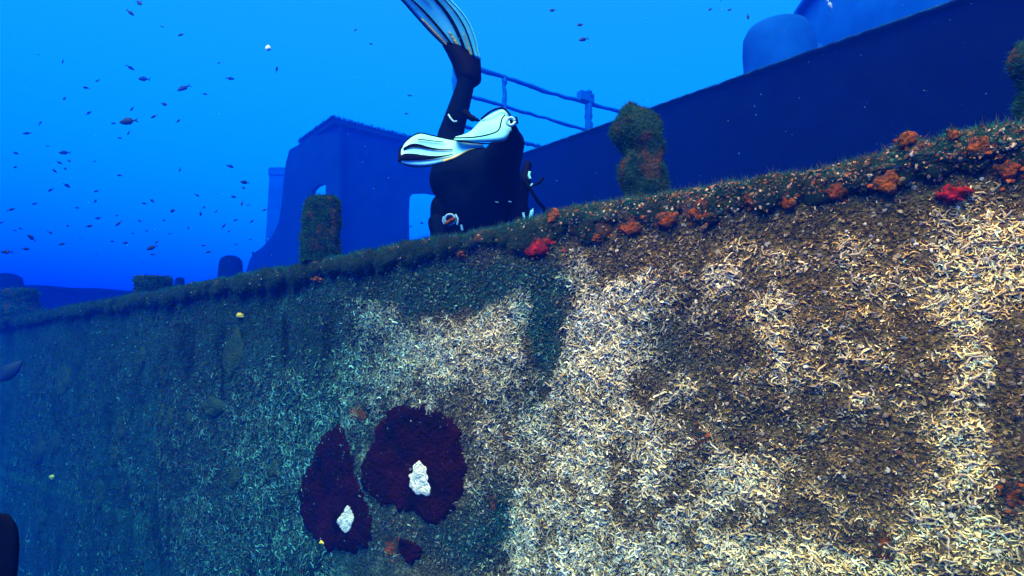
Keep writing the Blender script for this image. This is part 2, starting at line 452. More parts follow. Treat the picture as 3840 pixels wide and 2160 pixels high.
# orient lump normals outwards from own centres is not needed: blades get a normal pointing to camera/up side
T = tri_arrays(capP, cap_faces)
cs = ((T.mean(1) - R0) @ A) / U
Tn = T[(cs > -2.4) & (cs < 5)]; Tf = T[(cs >= 5) & (cs < 14)]
def fix_normals(p, n, axis_s):   # outwards from the rail's axis
    ctr = R0 + axis_s[:, None] * A - .033 * Zv
    flip = np.sum((p - ctr) * n, 1) < 0
    n = n.copy(); n[flip] *= -1
    return n
p, n = sample(Tn, 52000); n = fix_normals(p, n, (p - R0) @ A)
kp = (n @ Zv > .25) | (rng.random(len(p)) < .35 + .65 * sstep(-.9, .4, (p - R0) @ A / U)); p, n = p[kp], n[kp]
add_turf(*blades(p, n, .015 + .010 * np.clip(n @ Zv, 0, 1), .0021, turf_cols(len(p), (p - R0) @ A / U), .3))
tb = np.cross(Tn[:, 1] - Tn[:, 0], Tn[:, 2] - Tn[:, 0]); tb /= np.linalg.norm(tb, axis=1)[:, None] + 1e-12
p, n = sample(Tn[np.abs(tb[:, 2]) > .45], 34000); n = fix_normals(p, n, (p - R0) @ A)
up = n @ Zv > .3; p, n = p[up], n[up]; kk = rng.random((len(p), 1))
add_turf(*blades(p, n, .014, .0020, np.where(kk < .5, np.array([.014, .20, .17]), np.array([.022, .28, .27])) * (.4 + .9 * rng.random((len(p), 1))), .2, .8))  # backlit glow of the top edge put into the algae's bright teal
p, n = sample(Tf, 12000); n = fix_normals(p, n, (p - R0) @ A)
add_turf(*blades(p, n, .034, .005, turf_cols(len(p), (p - R0) @ A / U), .25))
p, n = sample(LT, 52000); n = fix_normals(p, n, (p - R0) @ A)
n = n + N * .3; n /= np.linalg.norm(n, axis=1)[:, None]
kp = (n @ Zv > .25) | (rng.random(len(p)) < .45 + .55 * sstep(-.9, .4, (p - R0) @ A / U)); p, n = p[kp], n[kp]
add_turf(*blades(p, n, .019, .0022, turf_cols(len(p), (p - R0) @ A / U), .1))
# crumbs of shell and tube on the rail and its lumps
for TT, cnt_ in ((Tn, 13000), (LT, 11000)):
    p, n = sample(TT, cnt_); n = fix_normals(p, n, (p - R0) @ A)
    ps = (p - R0) @ A / U
    kp = rng.random(cnt_) < .75 - .72 * sstep(-1.0, .3, ps); p, n = p[kp], n[kp]; m_ = len(p)
    kk = rng.random((m_, 1))
    cc = np.where(kk < .5, np.array([.30, .18, .10]), np.where(kk < .75, np.array([.55, .44, .32]), np.where(kk < .88, np.array([.16, .06, .025]), np.array([.10, .13, .09])))) * (.4 + .8 * rng.random((m_, 1)))
    fr_ = n @ N > .35; add_turf(*blades((p + n * .003)[fr_], n[fr_], .009, .0085, cc[fr_], -.2, 1.6))
# turf patches on the plate
def wall_samples(n, s0, s1, v0, v1):
    return rng.uniform(s0, s1, n), rng.uniform(v0, v1, n)
for cnt, s0, s1, v1, L, W in ((70000, -2.4, 2.4, 1.9, .011, .0024), (30000, 2.4, 7, 3.0, .026, .0045)):
    s_, v_ = wall_samples(cnt, s0, s1, .06, v1)
    g_, r_ = growth(s_, v_)
    st_ = sstep(.58, .70, streak(s_, v_)) * sstep(.5, 2.0, s_)
    keep = rng.random(cnt) < np.clip(.46 - g_ * .8 + r_ * .5 + st_ * .8, .10, 1)
    s_, v_ = s_[keep], v_[keep]
    p = wall_pt(s_, v_, disp(s_, v_)); n = np.tile(N, (len(p), 1))
    c_ = turf_cols(len(p))
    lf = sstep(-.3, 1.5, s_)[:, None]
    warm = np.array([.125, .072, .020]) * (.5 + rng.random((len(p), 1)))
    lf = np.maximum(lf, green(s_, v_)[:, None])
    teal = np.array([.008, .062, .048]) * (.5 + rng.random((len(p), 1)))
    c_ = np.where(rng.random((len(p), 1)) < .8 * (1 - lf), warm, np.where(rng.random((len(p), 1)) < lf, teal, c_))
    add_turf(*blades(p, n, L, W, c_, -.5, .8))

# worm tubes ---------------------------------------------------------
def tubes(s, v, L, r, th, kap, wig, lift, K, sides):
    m = len(s); t = np.linspace(0, 1, K)
    ph = rng.random(m) * 6.28
    angs = th[:, None] + kap[:, None] * (t - .5)[None] + wig[:, None] * np.sin(t[None] * 7 + ph[:, None])
    step = (L / (K - 1))[:, None]
    du = np.cos(angs) * step; dv = np.sin(angs) * step
    cu = np.cumsum(du, 1) - du; cv = np.cumsum(dv, 1) - dv
    cu -= cu.mean(1, keepdims=True); cv -= cv.mean(1, keepdims=True)
    su = s[:, None] + cu; vv_ = v[:, None] + cv
    h = disp(su, vv_) + r[:, None] * .6 + lift[:, None] * (t[None] ** 2) + (np.sin(t[None] * 5 + ph[:, None]) * .5 + .5) * r[:, None]
    ctr = wall_pt(su, vv_, h)
    tx = np.cos(angs); tz = np.sin(angs)
    mm = (-tz)[..., None] * A - tx[..., None] * Zv        # in-plane normal to the tangent (v runs down)
    rad = U * r[:, None] * (.75 + .35 * t[None])
    V = []
    for k in range(sides):
        a = 2 * math.pi * k / sides + .5
        V.append(ctr + rad[..., None] * (math.cos(a) * N + math.sin(a) * mm))
    V = np.stack(V, 2).reshape(-1, 3)
    base = grid_faces(K, sides, True)
    Fx = (np.arange(m)[:, None, None] * (K * sides) + base[None]).reshape(-1, 4)
    return V, Fx, K * sides
def tube_cols(g, s, m, gr):
    bright = .17 + g * .58 + rng.normal(0, .20, m)
    fleck = rng.random(m) < .10
    bright = np.clip(np.where(fleck, bright + .45, bright), .07, 1.1)[:, None]
    white = np.array([.84, .76, .58]); tan_ = np.array([.42, .28, .10])
    k = np.clip(rng.normal(.15 + .55 * np.clip(g, 0, 1), .33, m) + .4 * fleck, 0, 1)[:, None]
    c = tan_ * (1 - k) + white * k
    c = c * np.where(sstep(-.6, -1.6, s)[:, None] > 0, 1 - sstep(-.4, -1.5, s)[:, None] * np.array([-.38, -.20, .18]), 1)  # bright golden highlights at the right end put into the tube colour
    far = np.maximum(sstep(0, 1.8, s), gr * .8)[:, None]; vfar = sstep(1.2, 4.0, s)[:, None]  # teal, then dimmer: algae, plus light lost through water put into the colour
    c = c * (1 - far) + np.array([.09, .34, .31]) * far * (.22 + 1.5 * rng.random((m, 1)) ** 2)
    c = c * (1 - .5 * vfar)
    return np.clip(c * bright, .02, .9)
TV, TF, TC = [], [], []; off = 0
for cnt, s0, s1, v1, Lr, rr_, K, sd in ((100000, -2.3, 1.6, 1.75, (.016, .036), (.0030, .0054), 4, 3), (30000, 1.6, 4.2, 2.3, (.022, .046), (.0032, .005), 4, 3), (16000, 4.2, 8.5, 3.4, (.028, .055), (.004, .0065), 3, 3)):
    s_, v_ = wall_samples(cnt, s0, s1, .01, v1)
    g_, r_ = growth(s_, v_)
    st_ = sstep(.60, .72, streak(s_, v_)) * sstep(.5, 2.0, s_)
    keep = rng.random(cnt) < np.clip(g_ * .50 + .46 + rng.normal(0, .15, cnt), 0, 1) * (1 - .8 * st_) * (1 - .55 * green(s_, v_) * sstep(.75, .3, g_))
    s_, v_, g_ = s_[keep], v_[keep], g_[keep]; m = len(s_)
    sm_ = (.5 + .5 * sstep(.15, .6, g_)) * rng.choice([.45, .6, .8, 1.0, 1.35], m)          # small specks where the turf is thick
    L = rng.uniform(*Lr, m) * sm_; r = rng.uniform(*rr_, m) * (.4 + .6 * sm_)
    nr_ = 1 - .25 * sstep(-.7, -1.5, s_); L = L * nr_; r = r * nr_
    V, Fx, nv_ = tubes(s_, v_, L, r, rng.uniform(0, 6.28, m), rng.normal(0, 1.6, m), rng.normal(0, .5, m), rng.uniform(0, .014, m) * (rng.random(m) < .25), K, sd)
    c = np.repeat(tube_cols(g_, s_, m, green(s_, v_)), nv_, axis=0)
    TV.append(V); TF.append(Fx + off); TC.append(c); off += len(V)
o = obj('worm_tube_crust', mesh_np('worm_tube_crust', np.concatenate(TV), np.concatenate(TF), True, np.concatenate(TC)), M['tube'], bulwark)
tag(o, kind='stuff')
FV, FF, FC = [], [], []
def add_fl(V, Fx, Cx):
    o_ = sum(len(x) for x in FV); FV.append(V); FF.append(Fx + o_); FC.append(Cx)
for cnt, s0, s1, v1, r0_, r1_ in ((20000, -2.3, 1.6, 1.75, .0022, .0085), (5000, 1.6, 6, 2.8, .003, .010)):
    s_, v_ = wall_samples(cnt, s0, s1, .01, v1); g_, r_ = growth(s_, v_); gr_ = green(s_, v_)
    p = wall_pt(s_, v_, disp(s_, v_) + .003 + .004 * rng.random(cnt)); n = N[None] + rng.normal(0, .35, (cnt, 3))
    r = U * (r0_ + (r1_ - r0_) * rng.random(cnt) ** 2.6); kk = rng.random((cnt, 1)); gg = np.clip(g_ + rng.normal(0, .2, cnt), 0, 1)[:, None]
    dk_ = np.where(kk < .35, np.array([.12, .068, .020]), np.where(kk < .6, np.array([.070, .058, .018]), np.where(kk < .75, np.array([.16, .12, .075]), np.where(kk < .85, np.array([.09, .035, .022]), np.array([.22, .19, .14])))))
    lt_ = np.where(kk < .35, np.array([.62, .52, .36]), np.where(kk < .6, np.array([.38, .26, .13]), np.where(kk < .8, np.array([.16, .10, .045]), np.array([.78, .72, .58]))))
    c = dk_ * (1 - gg) + lt_ * gg
    lf = np.maximum(sstep(0, 1.8, s_), gr_ * .85)[:, None]  # algae green, plus the water's tint with distance put into the flake colour
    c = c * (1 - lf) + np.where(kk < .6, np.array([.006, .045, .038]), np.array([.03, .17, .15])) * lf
    add_fl(*flakes(p, n, r, r * (.12 + .4 * rng.random(cnt)), c * (.4 + .8 * rng.random((cnt, 1)))))
for TT, cnt_ in ((Tn, 15000), (LT, 11000)):
    p, n = sample(TT, cnt_); n = fix_normals(p, n, (p - R0) @ A); ps = (p - R0) @ A / U
    kp = (rng.random(cnt_) < 1 - .92 * sstep(-.9, .5, ps)) & (n @ N > .05); p, n = p[kp], n[kp]; m_ = len(p); kk = rng.random((m_, 1))
    c = np.where(kk < .38, np.array([.11, .065, .030]), np.where(kk < .55, np.array([.012, .075, .058]), np.where(kk < .72, np.array([.26, .19, .12]), np.where(kk < .86, np.array([.20, .052, .004]), np.array([.50, .42, .30])))))
    r = U * (.0028 + .007 * rng.random(m_) ** 2)
    add_fl(*flakes(p, n + rng.normal(0, .3, (m_, 3)), r, r * .5, c * (.4 + .8 * rng.random((m_, 1)))))
# the larger tubes that can be picked out singly
tm = []
for q in range(10):
    a1 = np.array([0.0]); V, Fx, nv_ = None, None, None
    K, sd = 7, 5
    t = np.linspace(0, 1, K); an = random.uniform(-1.8, 1.8) * (t - .5) + random.uniform(.3, .8) * np.sin(t * 7 + random.random() * 6)
    L = random.uniform(.045, .07) / (K - 1); x = np.cumsum(np.cos(an) * L); y = np.cumsum(np.sin(an) * L)
    pts = np.stack([x - x.mean(), y - y.mean(), .004 + .012 * t ** 2], 1)
    b = MB().tube(pts, [.0042 * (.75 + .4 * q_) for q_ in t], 6)
    m_ = mesh_np('worm_tube', np.array(b.v) * U * .8, b.f, True, np.tile(np.array([.82, .76, .64]) * np.array([1, .9, .75]) * random.uniform(.32, .6), (len(b.v), 1)))
    m_.materials.append(M['tube']); tm.append(m_)
cnt = 0
while cnt < 260:
    s_, v_ = np.array([random.uniform(-1.75, .9)]), np.array([random.uniform(.2, 1.35)])
    g_, _ = growth(s_, v_)
    if g_[0] < .55: continue
    p = wall_pt(s_, v_, disp(s_, v_) + .008)[0]
    o = bpy.data.objects.new('worm_tube', tm[cnt % 10]); link(o)
    mw = Matrix.Translation(Vector(p)) @ Matrix(B3.tolist()).to_4x4() @ Matrix.Rotation(random.uniform(0, 6.28), 4, 'Z')
    o.parent = bulwark; o.matrix_parent_inverse = Matrix.Translation(bulwark.location).inverted(); o.matrix_basis = mw
    cnt += 1

# ------------------------------------------------------------------ posts on the rail
def outline_post(name, rings, d, label, seed, sc=1.0, off=(0, 0), turf=9000, depth=.75):
    """rings: (y, xl, xr) in 3840 px, top to bottom, at distance d"""
    rings = np.array(rings, float); d = d * U
    ys = np.linspace(rings[0, 0], rings[-1, 0], 22)
    xl = np.interp(ys, rings[:, 0], rings[:, 1]); xr = np.interp(ys, rings[:, 0], rings[:, 2])
    nv = 20; V = []
    for i, y in enumerate(ys):
        a_, b_ = P(xl[i], y, d), P(xr[i], y, d); c_ = (a_ + b_) / 2; hw = np.linalg.norm(b_ - a_) / 2
        for j in range(nv):
            t = 2 * math.pi * j / nv
            r = .95 + .34 * (float(fbm(np.array(math.cos(t) * 1.5 + seed), np.array(math.sin(t) * 1.5 + i * .33), seed, 3)) - .5) + .30 * (float(fbm(np.array(math.cos(t) * 3.5 + seed), np.array(math.sin(t) * 3.5 + i * .8), seed + 9, 2)) - .5)
            cx, cy = math.cos(t), math.sin(t)
            cx = math.copysign(abs(cx) ** .75, cx); cy = math.copysign(abs(cy) ** .75, cy)
            V.append(c_ + np.array([cx * hw * r, cy * hw * r * depth, 0]))
    top = np.mean(V[:nv], 0) + np.array([0, 0, .012]); V.append(top)
    V = np.array(V); Fq = [list(q)[::-1] for q in grid_faces(len(ys), nv, True)] + [[j, (j + 1) % nv, len(V) - 1] for j in range(nv)]
    base = P((rings[-1, 1] + rings[-1, 2]) / 2, rings[-1, 0], d)
    root = empty(name, tuple(base)); tag(root, label, 'post', 'posts along the bulwark rail')
    obj('stub', mesh_np('stub', V, Fq, True), M['post'], root)
    T = tri_arrays(V, np.array([q for q in Fq if len(q) == 4]))
    p, n = sample(T, turf)
    ctr = np.array([base[0], base[1], 0]); fl = np.sum((p - ctr)[:, :2] * n[:, :2], 1) < 0; n[fl] *= -1
    bare = fbm(p[:, 0] * 9 + 3, p[:, 2] * 7, seed + 5, 3) > .56
    keep = ~bare | (rng.random(len(p)) < .2); p, n = p[keep], n[keep]
    Vb, Fb, Cb = blades(p, n, .015 * max(1, d / 2), .0024 * max(1, d / 2), np.choose(rng.integers(0, 4, (len(p), 1)), [np.array([[.006, .055, .040]]), np.array([[.012, .12, .10]]), np.array([[.014, .080, .030]]), np.array([[.008, .045, .040]])]) * (.5 + rng.random((len(p), 1))), .15)
    o = obj('algae', mesh_np('algae', Vb, Fb, False, Cb), M['turf'], root); o['kind'] = 'stuff'
    return root
def z3(l): return [(y * .6366, 2200 + a * .6366, 2200 + b * .6366) for y, a, b in l]
outline_post('bollard_post', z3([(612, 235, 272), (625, 215, 300), (645, 200, 335), (680, 182, 400), (720, 165, 425), (780, 148, 440), (840, 165, 445), (875, 200, 450), (920, 210, 455), (960, 178, 455), (1020, 168, 462), (1080, 188, 478), (1130, 208, 488), (1215, 225, 495)]), 2.80,
             'tall waisted post covered in green algae with rusty patches, right of the diver', 21, turf=16000)
outline_post('bollard_post', [(738, 1190, 1240), (744, 1168, 1268), (770, 1152, 1276), (810, 1142, 1278), (870, 1133, 1275), (930, 1130, 1280), (985, 1130, 1292)], 4.12,
             'flat topped post furred with dark green algae, in front of the deckhouse', 33, turf=12000)
outline_post('bollard_post', [(1038, 524, 632), (1044, 515, 640), (1060, 512, 641), (1085, 512, 641), (1120, 512, 645)], 6.0,
             'short squat post low on the rail, left of the deckhouse', 41, turf=5000)
outline_post('bollard_post', [(1083, 40, 120), (1090, 18, 126), (1110, 14, 130), (1135, 12, 134), (1155, 12, 150), (1168, 12, 162), (1215, 12, 166)], 8.4,
             'hazy blue stub post at the far left end of the rail', 47, turf=3000)
outline_post('bollard_post', [(140, 3850, 3930), (165, 3815, 3960), (205, 3794, 3980), (250, 3804, 3985), (285, 3822, 3990), (330, 3845, 3995), (360, 3828, 4000), (400, 3822, 4005), (430, 3842, 4005), (520, 3840, 4010)], 1.95,
             'dark encrusted post cut off by the right edge above the rail', 53, turf=9000)
o = obj('algae_turf', mesh_np('algae_turf', np.concatenate(turfV), np.concatenate(turfF), False, np.concatenate(turfC)), M['turf'], bulwark)
tag(o, kind='stuff')

# ------------------------------------------------------------------ sponges and patches on the plate
def blob_on(name, x, y, rx, ry, h, m, label, cat, group=None, seed=0, d_off=.0, drop=0):
    """a lumpy cushion on the plate at a 2576-view pixel; rx, ry in those pixels"""
    s0, v0 = Wl(x, y); s1, _ = Wl(x - rx, y); _, v1 = Wl(x, y + ry)
    ex, ey = abs(s1 - s0), abs(v1 - v0)
    nr, na = 9, 22; V = []
    for i in range(nr):
        q = (i / (nr - 1)) ** .8
        for j in range(na):
            t = 2 * math.pi * j / na
            rj = 1 + 1.15 * (float(fbm(np.array(math.cos(t) * 2.1 + seed * 2.3), np.array(math.sin(t) * 2.1), seed, 4)) - .5)
            su, vv_ = s0 + math.cos(t) * ex * q * rj, v0 + math.sin(t) * ey * q * rj
            hh = h * math.sqrt(max(0, 1 - q ** 2.6)) * (1 + .9 * (float(fbm(np.array(su * 40), np.array(vv_ * 40), seed + 3, 3)) - .5)) - (.012 if i == nr - 1 else 0)
            V.append(R0 + U * (A * su - Zv * vv_ + N * (d_off + float(disp(np.array(su), np.array(vv_))) + hh - .006)))
    V = np.array(V)
    Fq = grid_faces(nr, na, True)
    o = bpy.data.objects.new(name, mesh_np(name, V - V.mean(0), Fq, True)); o.location = V.mean(0); o.data.materials.append(m); link(o)
    if cat != 'algae': FR.append((s0, v0 - ey * .55, ex, ey, d_off + h * .6, m.name))
    tag(o, label, cat, group); return o
FR = []
rail_sponges = [
 (1398, 545, 16, 18, .035, 'orange', 'small round orange sponge standing on the rail between diver and tall post'),
 (1590, 572, 24, 22, .022, 'rust', 'rusty orange sponge under the rail, just below the tall post'),
 (1682, 556, 26, 20, .022, 'rust', 'flat orange sponge under the rail right of the tall post'),
 (1775, 536, 32, 30, .022, 'rust', 'broad dark orange sponge with pale flecks, second right of the tall post'),
 (1505, 598, 14, 12, .02, 'rust', 'tiny orange sponge left of the tall post foot, under the rail'),
 (1895, 505, 24, 20, .022, 'rust', 'orange sponge in the middle of the row under the right rail'),
 (1985, 500, 30, 26, .022, 'rust', 'wide rusty sponge under the right rail before the brightest orange one'),
 (2105, 482, 30, 20, .022, 'rust', 'orange sponge with green fringe under the right rail'),
 (2232, 462, 34, 26, .035, 'orange', 'brightest orange sponge hanging under the right rail'),
 (2285, 360, 26, 18, .045, 'orange', 'orange sponge topping the first hump of the right rail'),
 (2398, 350, 15, 17, .045, 'orange', 'narrow upright orange sponge on the right rail crest'),
 (2462, 374, 32, 22, .045, 'orange', 'large orange sponge on the rail crest near the right edge'),
 (2540, 430, 30, 22, .025, 'rust', 'rust coloured sponge under the rail at the right edge'),
 (1162, 640, 9, 8, .022, 'rust', 'tiny orange speck of sponge under the rail below the diver'),
 (806, 702, 9, 8, .035, 'orange', 'tiny orange sponge under the rail below the flat topped post'),
]
for i, (x, y, rx, ry, doff, mk, lab) in enumerate(rail_sponges):
    blob_on('orange_sponge', x, y, rx, ry, .016, M[mk], lab, 'sponge', 'orange sponges on the rail', 100 + i, doff)
wall_sponges = [
 (903, 1030, 26, 26, 'orange', 'round orange sponge just above the dark maroon patches'),
 (988, 1368, 22, 36, 'rust', 'tall orange brown sponge below the maroon patches'),
 (1240, 1262, 10, 18, 'rust', 'thin orange sponge right of the large maroon patch'),
 (1768, 1098, 18, 18, 'orange', 'faint orange sponge in the middle of the plate'),
 (1692, 1262, 10, 10, 'orange', 'tiny orange sponge low in the middle of the plate'),
 (2226, 1355, 22, 26, 'orange', 'orange sponge near the bottom right, upper of a touching pair'),
 (2222, 1395, 26, 18, 'rust', 'dark orange sponge near the bottom right, lower of a touching pair'),
 (2545, 1240, 24, 34, 'rust', 'dark orange sponge low on the right edge'),
 (1280, 1105, 8, 10, 'rust', 'speck of orange sponge right above the large maroon patch'),
]
for i, (x, y, rx, ry, mk, lab) in enumerate(wall_sponges):
    blob_on('orange_sponge', x, y, rx, ry, .011, M[mk], lab, 'sponge', 'orange sponges on the plate', 140 + i, .004)
blob_on('red_sponge', 1354, 622, 36, 27, .018, M['red'], 'bright red encrusting sponge under the rail, left of centre', 'sponge', None, 161, .028)
blob_on('red_sponge', 2398, 490, 40, 20, .018, M['red'], 'crimson encrusting sponge under the right rail', 'sponge', None, 162, .02)

clumps = [(590, 895, 22, 62, 'large dark algae clump hanging under the rail on the dim left plate'), (535, 1022, 30, 30, 'broad dark algae clump left of the long maroon sponge, halfway down'), (428, 1052, 12, 32, None), (405, 1045, 8, 26, None), (300, 1085, 12, 40, None), (290, 1150, 10, 30, None), (100, 1130, 14, 36, None), (140, 1110, 10, 36, None), (105, 1310, 12, 34, None), (590, 1205, 12, 30, None), (480, 1060, 10, 22, None), (360, 900, 10, 30, None), (160, 960, 16, 40, None), (690, 1180, 10, 26, None), (250, 1250, 10, 40, None)]
for i, (x, y, rx, ry, lab) in enumerate(clumps):
    blob_on('algae_clump', x, y, rx, ry, .022, M['lump'], lab or 'small dark streak of algae clinging to the dim left plate', 'algae', 'dark algae clumps on the left plate', 180 + i, .006)
for s0, v0, ex, ey, hh_, mn_ in FR:            # crusts of the sponge's colour straggling round its edge
    k_ = int(min(110, 20 + 6000 * ex * ey)); s_ = s0 + rng.normal(0, .65, k_) * ex; v_ = np.maximum(v0 + ey * .55 + rng.normal(0, .65, k_) * ey, np.where(s0 < -.9, -.035, .01))
    p = wall_pt(s_, v_, disp(s_, v_) + hh_ * rng.uniform(.3, .9, k_)); r = U * rng.uniform(.003, .009, k_); kk = rng.random((k_, 1))
    c = np.where(kk < .6, np.array([.24, .006, .005]) if mn_ == 'red' else np.array([.26, .055, .002]), np.array([.08, .045, .02])) * (.5 + .8 * rng.random((k_, 1)))
    add_fl(*flakes(p, N[None] + rng.normal(0, .5, (k_, 3)), r, r * .25, c * .8))
o = obj('crust_flakes', mesh_np('crust_flakes', np.concatenate(FV), np.concatenate(FF), True, np.concatenate(FC)), M['tube'], bulwark)
tag(o, kind='stuff')
fv, ff, fc, fo_ = [], [], [], 0
for s0, v0, ex, ey, hh_, mn_ in FR:            # algae creeping over the sponges' upper edges
    k_ = int(min(700, 60000 * ex * ey + 60))
    a_ = rng.uniform(-1, 1, k_); s_ = s0 + a_ * ex; v_ = v0 + ey * .75 * a_ ** 2 + rng.normal(0, .22, k_) * ey
    p = wall_pt(s_, v_, disp(s_, v_) + hh_ * rng.uniform(.2, 1, k_))
    V, Fx, Cx = blades(p, np.tile(N + .5 * Zv, (k_, 1)), .020, .0023, turf_cols(k_, s_), .2)
    fv.append(V); ff.append(Fx + fo_); fc.append(Cx); fo_ += len(V)
o = obj('algae_tufts', mesh_np('algae_tufts', np.concatenate(fv), np.concatenate(ff), False, np.concatenate(fc)), M['turf'], bulwark)
tag(o, kind='stuff')
def patch(name, outline, h, m, label, cat, seed, doff=.012, frill=.12, rough=1.1, na=72):
    """irregular cushion with the given outline (2576-view pixels, on the plate)"""
    pts = np.array([Wl(x, y) for x, y in outline])
    c = pts.mean(0); nr = 14
    th = np.arctan2(pts[:, 1] - c[1], pts[:, 0] - c[0]); rad = np.hypot(pts[:, 0] - c[0], pts[:, 1] - c[1])
    o_ = np.argsort(th); th, rad = th[o_], rad[o_]
    tt = np.linspace(-math.pi, math.pi, na, endpoint=False)
    R = np.interp(tt, np.concatenate([th - 2 * math.pi, th, th + 2 * math.pi]), np.tile(rad, 3))
    R = R * (1 + frill * (vn(np.arange(na) * .37, np.zeros(na), seed) - .5) + frill * .7 * (vn(np.arange(na) * 1.1, np.zeros(na), seed + 1) - .5))
    V = []
    for i in range(nr):
        q = (i / (nr - 1)) ** .75
        su = c[0] + np.cos(tt) * R * q; vv_ = c[1] + np.sin(tt) * R * q
        hh = h * np.sqrt(np.maximum(0, 1 - q ** 8)) * (1 + rough * (fbm(su * 22 * (1 + rough * .4), vv_ * 22 * (1 + rough * .4), seed + 2, 4) - .5)) - (.02 if i == nr - 1 else 0)
        V.append(wall_pt(su, vv_, disp(su, vv_) + hh + doff))
    V = np.concatenate(V)
    o = bpy.data.objects.new(name, mesh_np(name, V - V.mean(0), grid_faces(nr, na, True), True)); o.location = V.mean(0)
    o.data.materials.append(m); link(o); tag(o, label, cat); return o
patch('maroon_sponge', [(985, 1022), (1040, 1018), (1110, 1035), (1160, 1080), (1176, 1140), (1170, 1240), (1150, 1290), (1090, 1312), (1040, 1290), (985, 1275), (935, 1262), (906, 1225), (912, 1185), (930, 1120), (955, 1060)], .014, M['maroon'],
      'large round dark maroon sponge with scalloped edge on the plate', 'sponge', 301, .003, .15, .6, 110)
patch('maroon_sponge', [(850, 1062), (872, 1080), (886, 1120), (900, 1170), (908, 1215), (926, 1260), (942, 1310), (932, 1372), (900, 1392), (866, 1384), (815, 1382), (786, 1345), (756, 1305), (748, 1255), (764, 1195), (786, 1150), (810, 1100)], .014, M['maroon'],
      'long dark maroon sponge left of the large round one', 'sponge', 302, .003, .12, .6, 110)
patch('maroon_sponge', [(1005, 1370), (1040, 1365), (1062, 1385), (1050, 1410), (1020, 1405)], .014, M['maroon'], 'small dark maroon sponge at the bottom below the large round one', 'sponge', 303, .003, .25, .6, 60)
patch('pale_crust', [(1060, 1156), (1068, 1166), (1078, 1176), (1076, 1190), (1084, 1200), (1080, 1212), (1088, 1226), (1086, 1244), (1076, 1250), (1066, 1243), (1054, 1242), (1048, 1232), (1040, 1222), (1043, 1205), (1038, 1195), (1046, 1184), (1047, 1170)], .006, M['chalk'], 'bright white crust in the middle of the large maroon sponge', 'crust', 304, .016, .14, 1.8, 64)
patch('pale_crust', [(886, 1268), (894, 1280), (897, 1300), (892, 1318), (884, 1336), (874, 1340), (866, 1328), (860, 1312), (866, 1296), (874, 1286)], .006, M['chalk'], 'pale crust on the lower part of the long maroon sponge', 'crust', 305, .016, .2, 1.8, 64)
for i, (x, y, lab) in enumerate([(605, 795, 'tiny yellow polyp under the rail left of the pale plate'), (134, 1200, 'tiny yellow polyp on the dim far left plate'), (820, 1363, 'tiny yellow polyp at the foot of the long maroon sponge')]):
    blob_on('yellow_polyp', x, y, 7, 7, .02, M['yellow'], lab, 'polyp', None, 170 + i, .01)

# ------------------------------------------------------------------ superstructure behind
HZ = 2.4                         # wall's left end raised and pushed back along the line of sight for haze
W0, W1 = PZ(3620, 0, HZ), PZ(1960, 580, 3.35)
wd = W1 - W0; wl = np.linalg.norm(wd); wd /= wl
wn_ = np.array([wd[1], -wd[0], 0.0]);
if np.dot(wn_, -W0) < 0: wn_ = -wn_
sup = empty('superstructure', tuple(W0 + wd * 2 - [0, 0, HZ + .35])); tag(sup, 'long dark superstructure wall rising behind the rail on the right', 'ship wreck')
a0, a1 = -3.5, wl + 1.2
nS, nZ = 160, 24
ss = np.linspace(a0, a1, nS); zz = np.linspace(0, 1, nZ)
SS, ZZ = np.meshgrid(ss, zz, indexing='ij')
ZZ = (HZ + SS * wd[2]) * (1 - ZZ) - .34 * ZZ
hh = (fbm(SS * .6, ZZ * .6, 201, 2) - .5) * .012
V = W0 + SS[..., None] * wd + hh[..., None] * wn_; V[..., 2] = ZZ
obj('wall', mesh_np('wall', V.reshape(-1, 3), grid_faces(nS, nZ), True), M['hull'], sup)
# end wall, roof deck, edge trim
e0 = W0 + wd * a1; back = -wn_ * 7
V = np.array([e0, e0 + back, e0 + back - [0, 0, e0[2] + .34], e0 - [0, 0, e0[2] + .34]])
obj('end_wall', mesh_np('end_wall', V, [[0, 1, 2, 3]], False), M['far'], sup)
b0 = W0 + wd * a0
V = np.array([b0, e0, e0 + back, b0 + back]) - [0, 0, .03]
obj('roof', mesh_np('roof', V, [[0, 1, 2, 3]], False), M['far'], sup)
pts = [W0 + wd * t + wn_ * .02 + np.array([0, 0, random.uniform(-.006, .006)]) for t in np.linspace(a0, a1, 150)]
trim = MB().tube(pts, [.016 + random.uniform(-.004, .004) for _ in pts], 6)
obj('edge_trim', mesh_np('edge_trim', np.array(trim.v), trim.f, True), M['far'], sup)
tt = rng.uniform(a0, a1, 9000)
p = W0 + tt[:, None] * wd + wn_ * .02 + np.stack([np.zeros(9000), np.zeros(9000), .015 + 0 * tt], 1)
Vb, Fb, Cb = blades(p, np.tile(Zv, (9000, 1)), .020, .004, np.tile([[.02, .12, .15]], (9000, 1)) * (.5 + rng.random((9000, 1))), .2, .9)  # pale algae; the wall's lit top rim is put into its colour
o = obj('algae_fringe', mesh_np('algae_fringe', Vb, Fb, False, Cb), M['turf'], sup); o['kind'] = 'stuff'
def lathe(name, prof, ctr, m, parent, n=28, tilt=(0, 0), squash=1.0):
    V = []
    for r, z in prof:
        for j in range(n):
            t = 2 * math.pi * j / n
            V.append((ctr[0] + r * math.cos(t) + tilt[0] * z, ctr[1] + r * math.sin(t) * squash + tilt[1] * z, ctr[2] + z))
    f = [list(q) for q in grid_faces(len(prof), n, True)] + [[(len(prof) - 1) * n + j for j in range(n)]]
    return obj(name, mesh_np(name, np.array(V), f, True), m, parent)
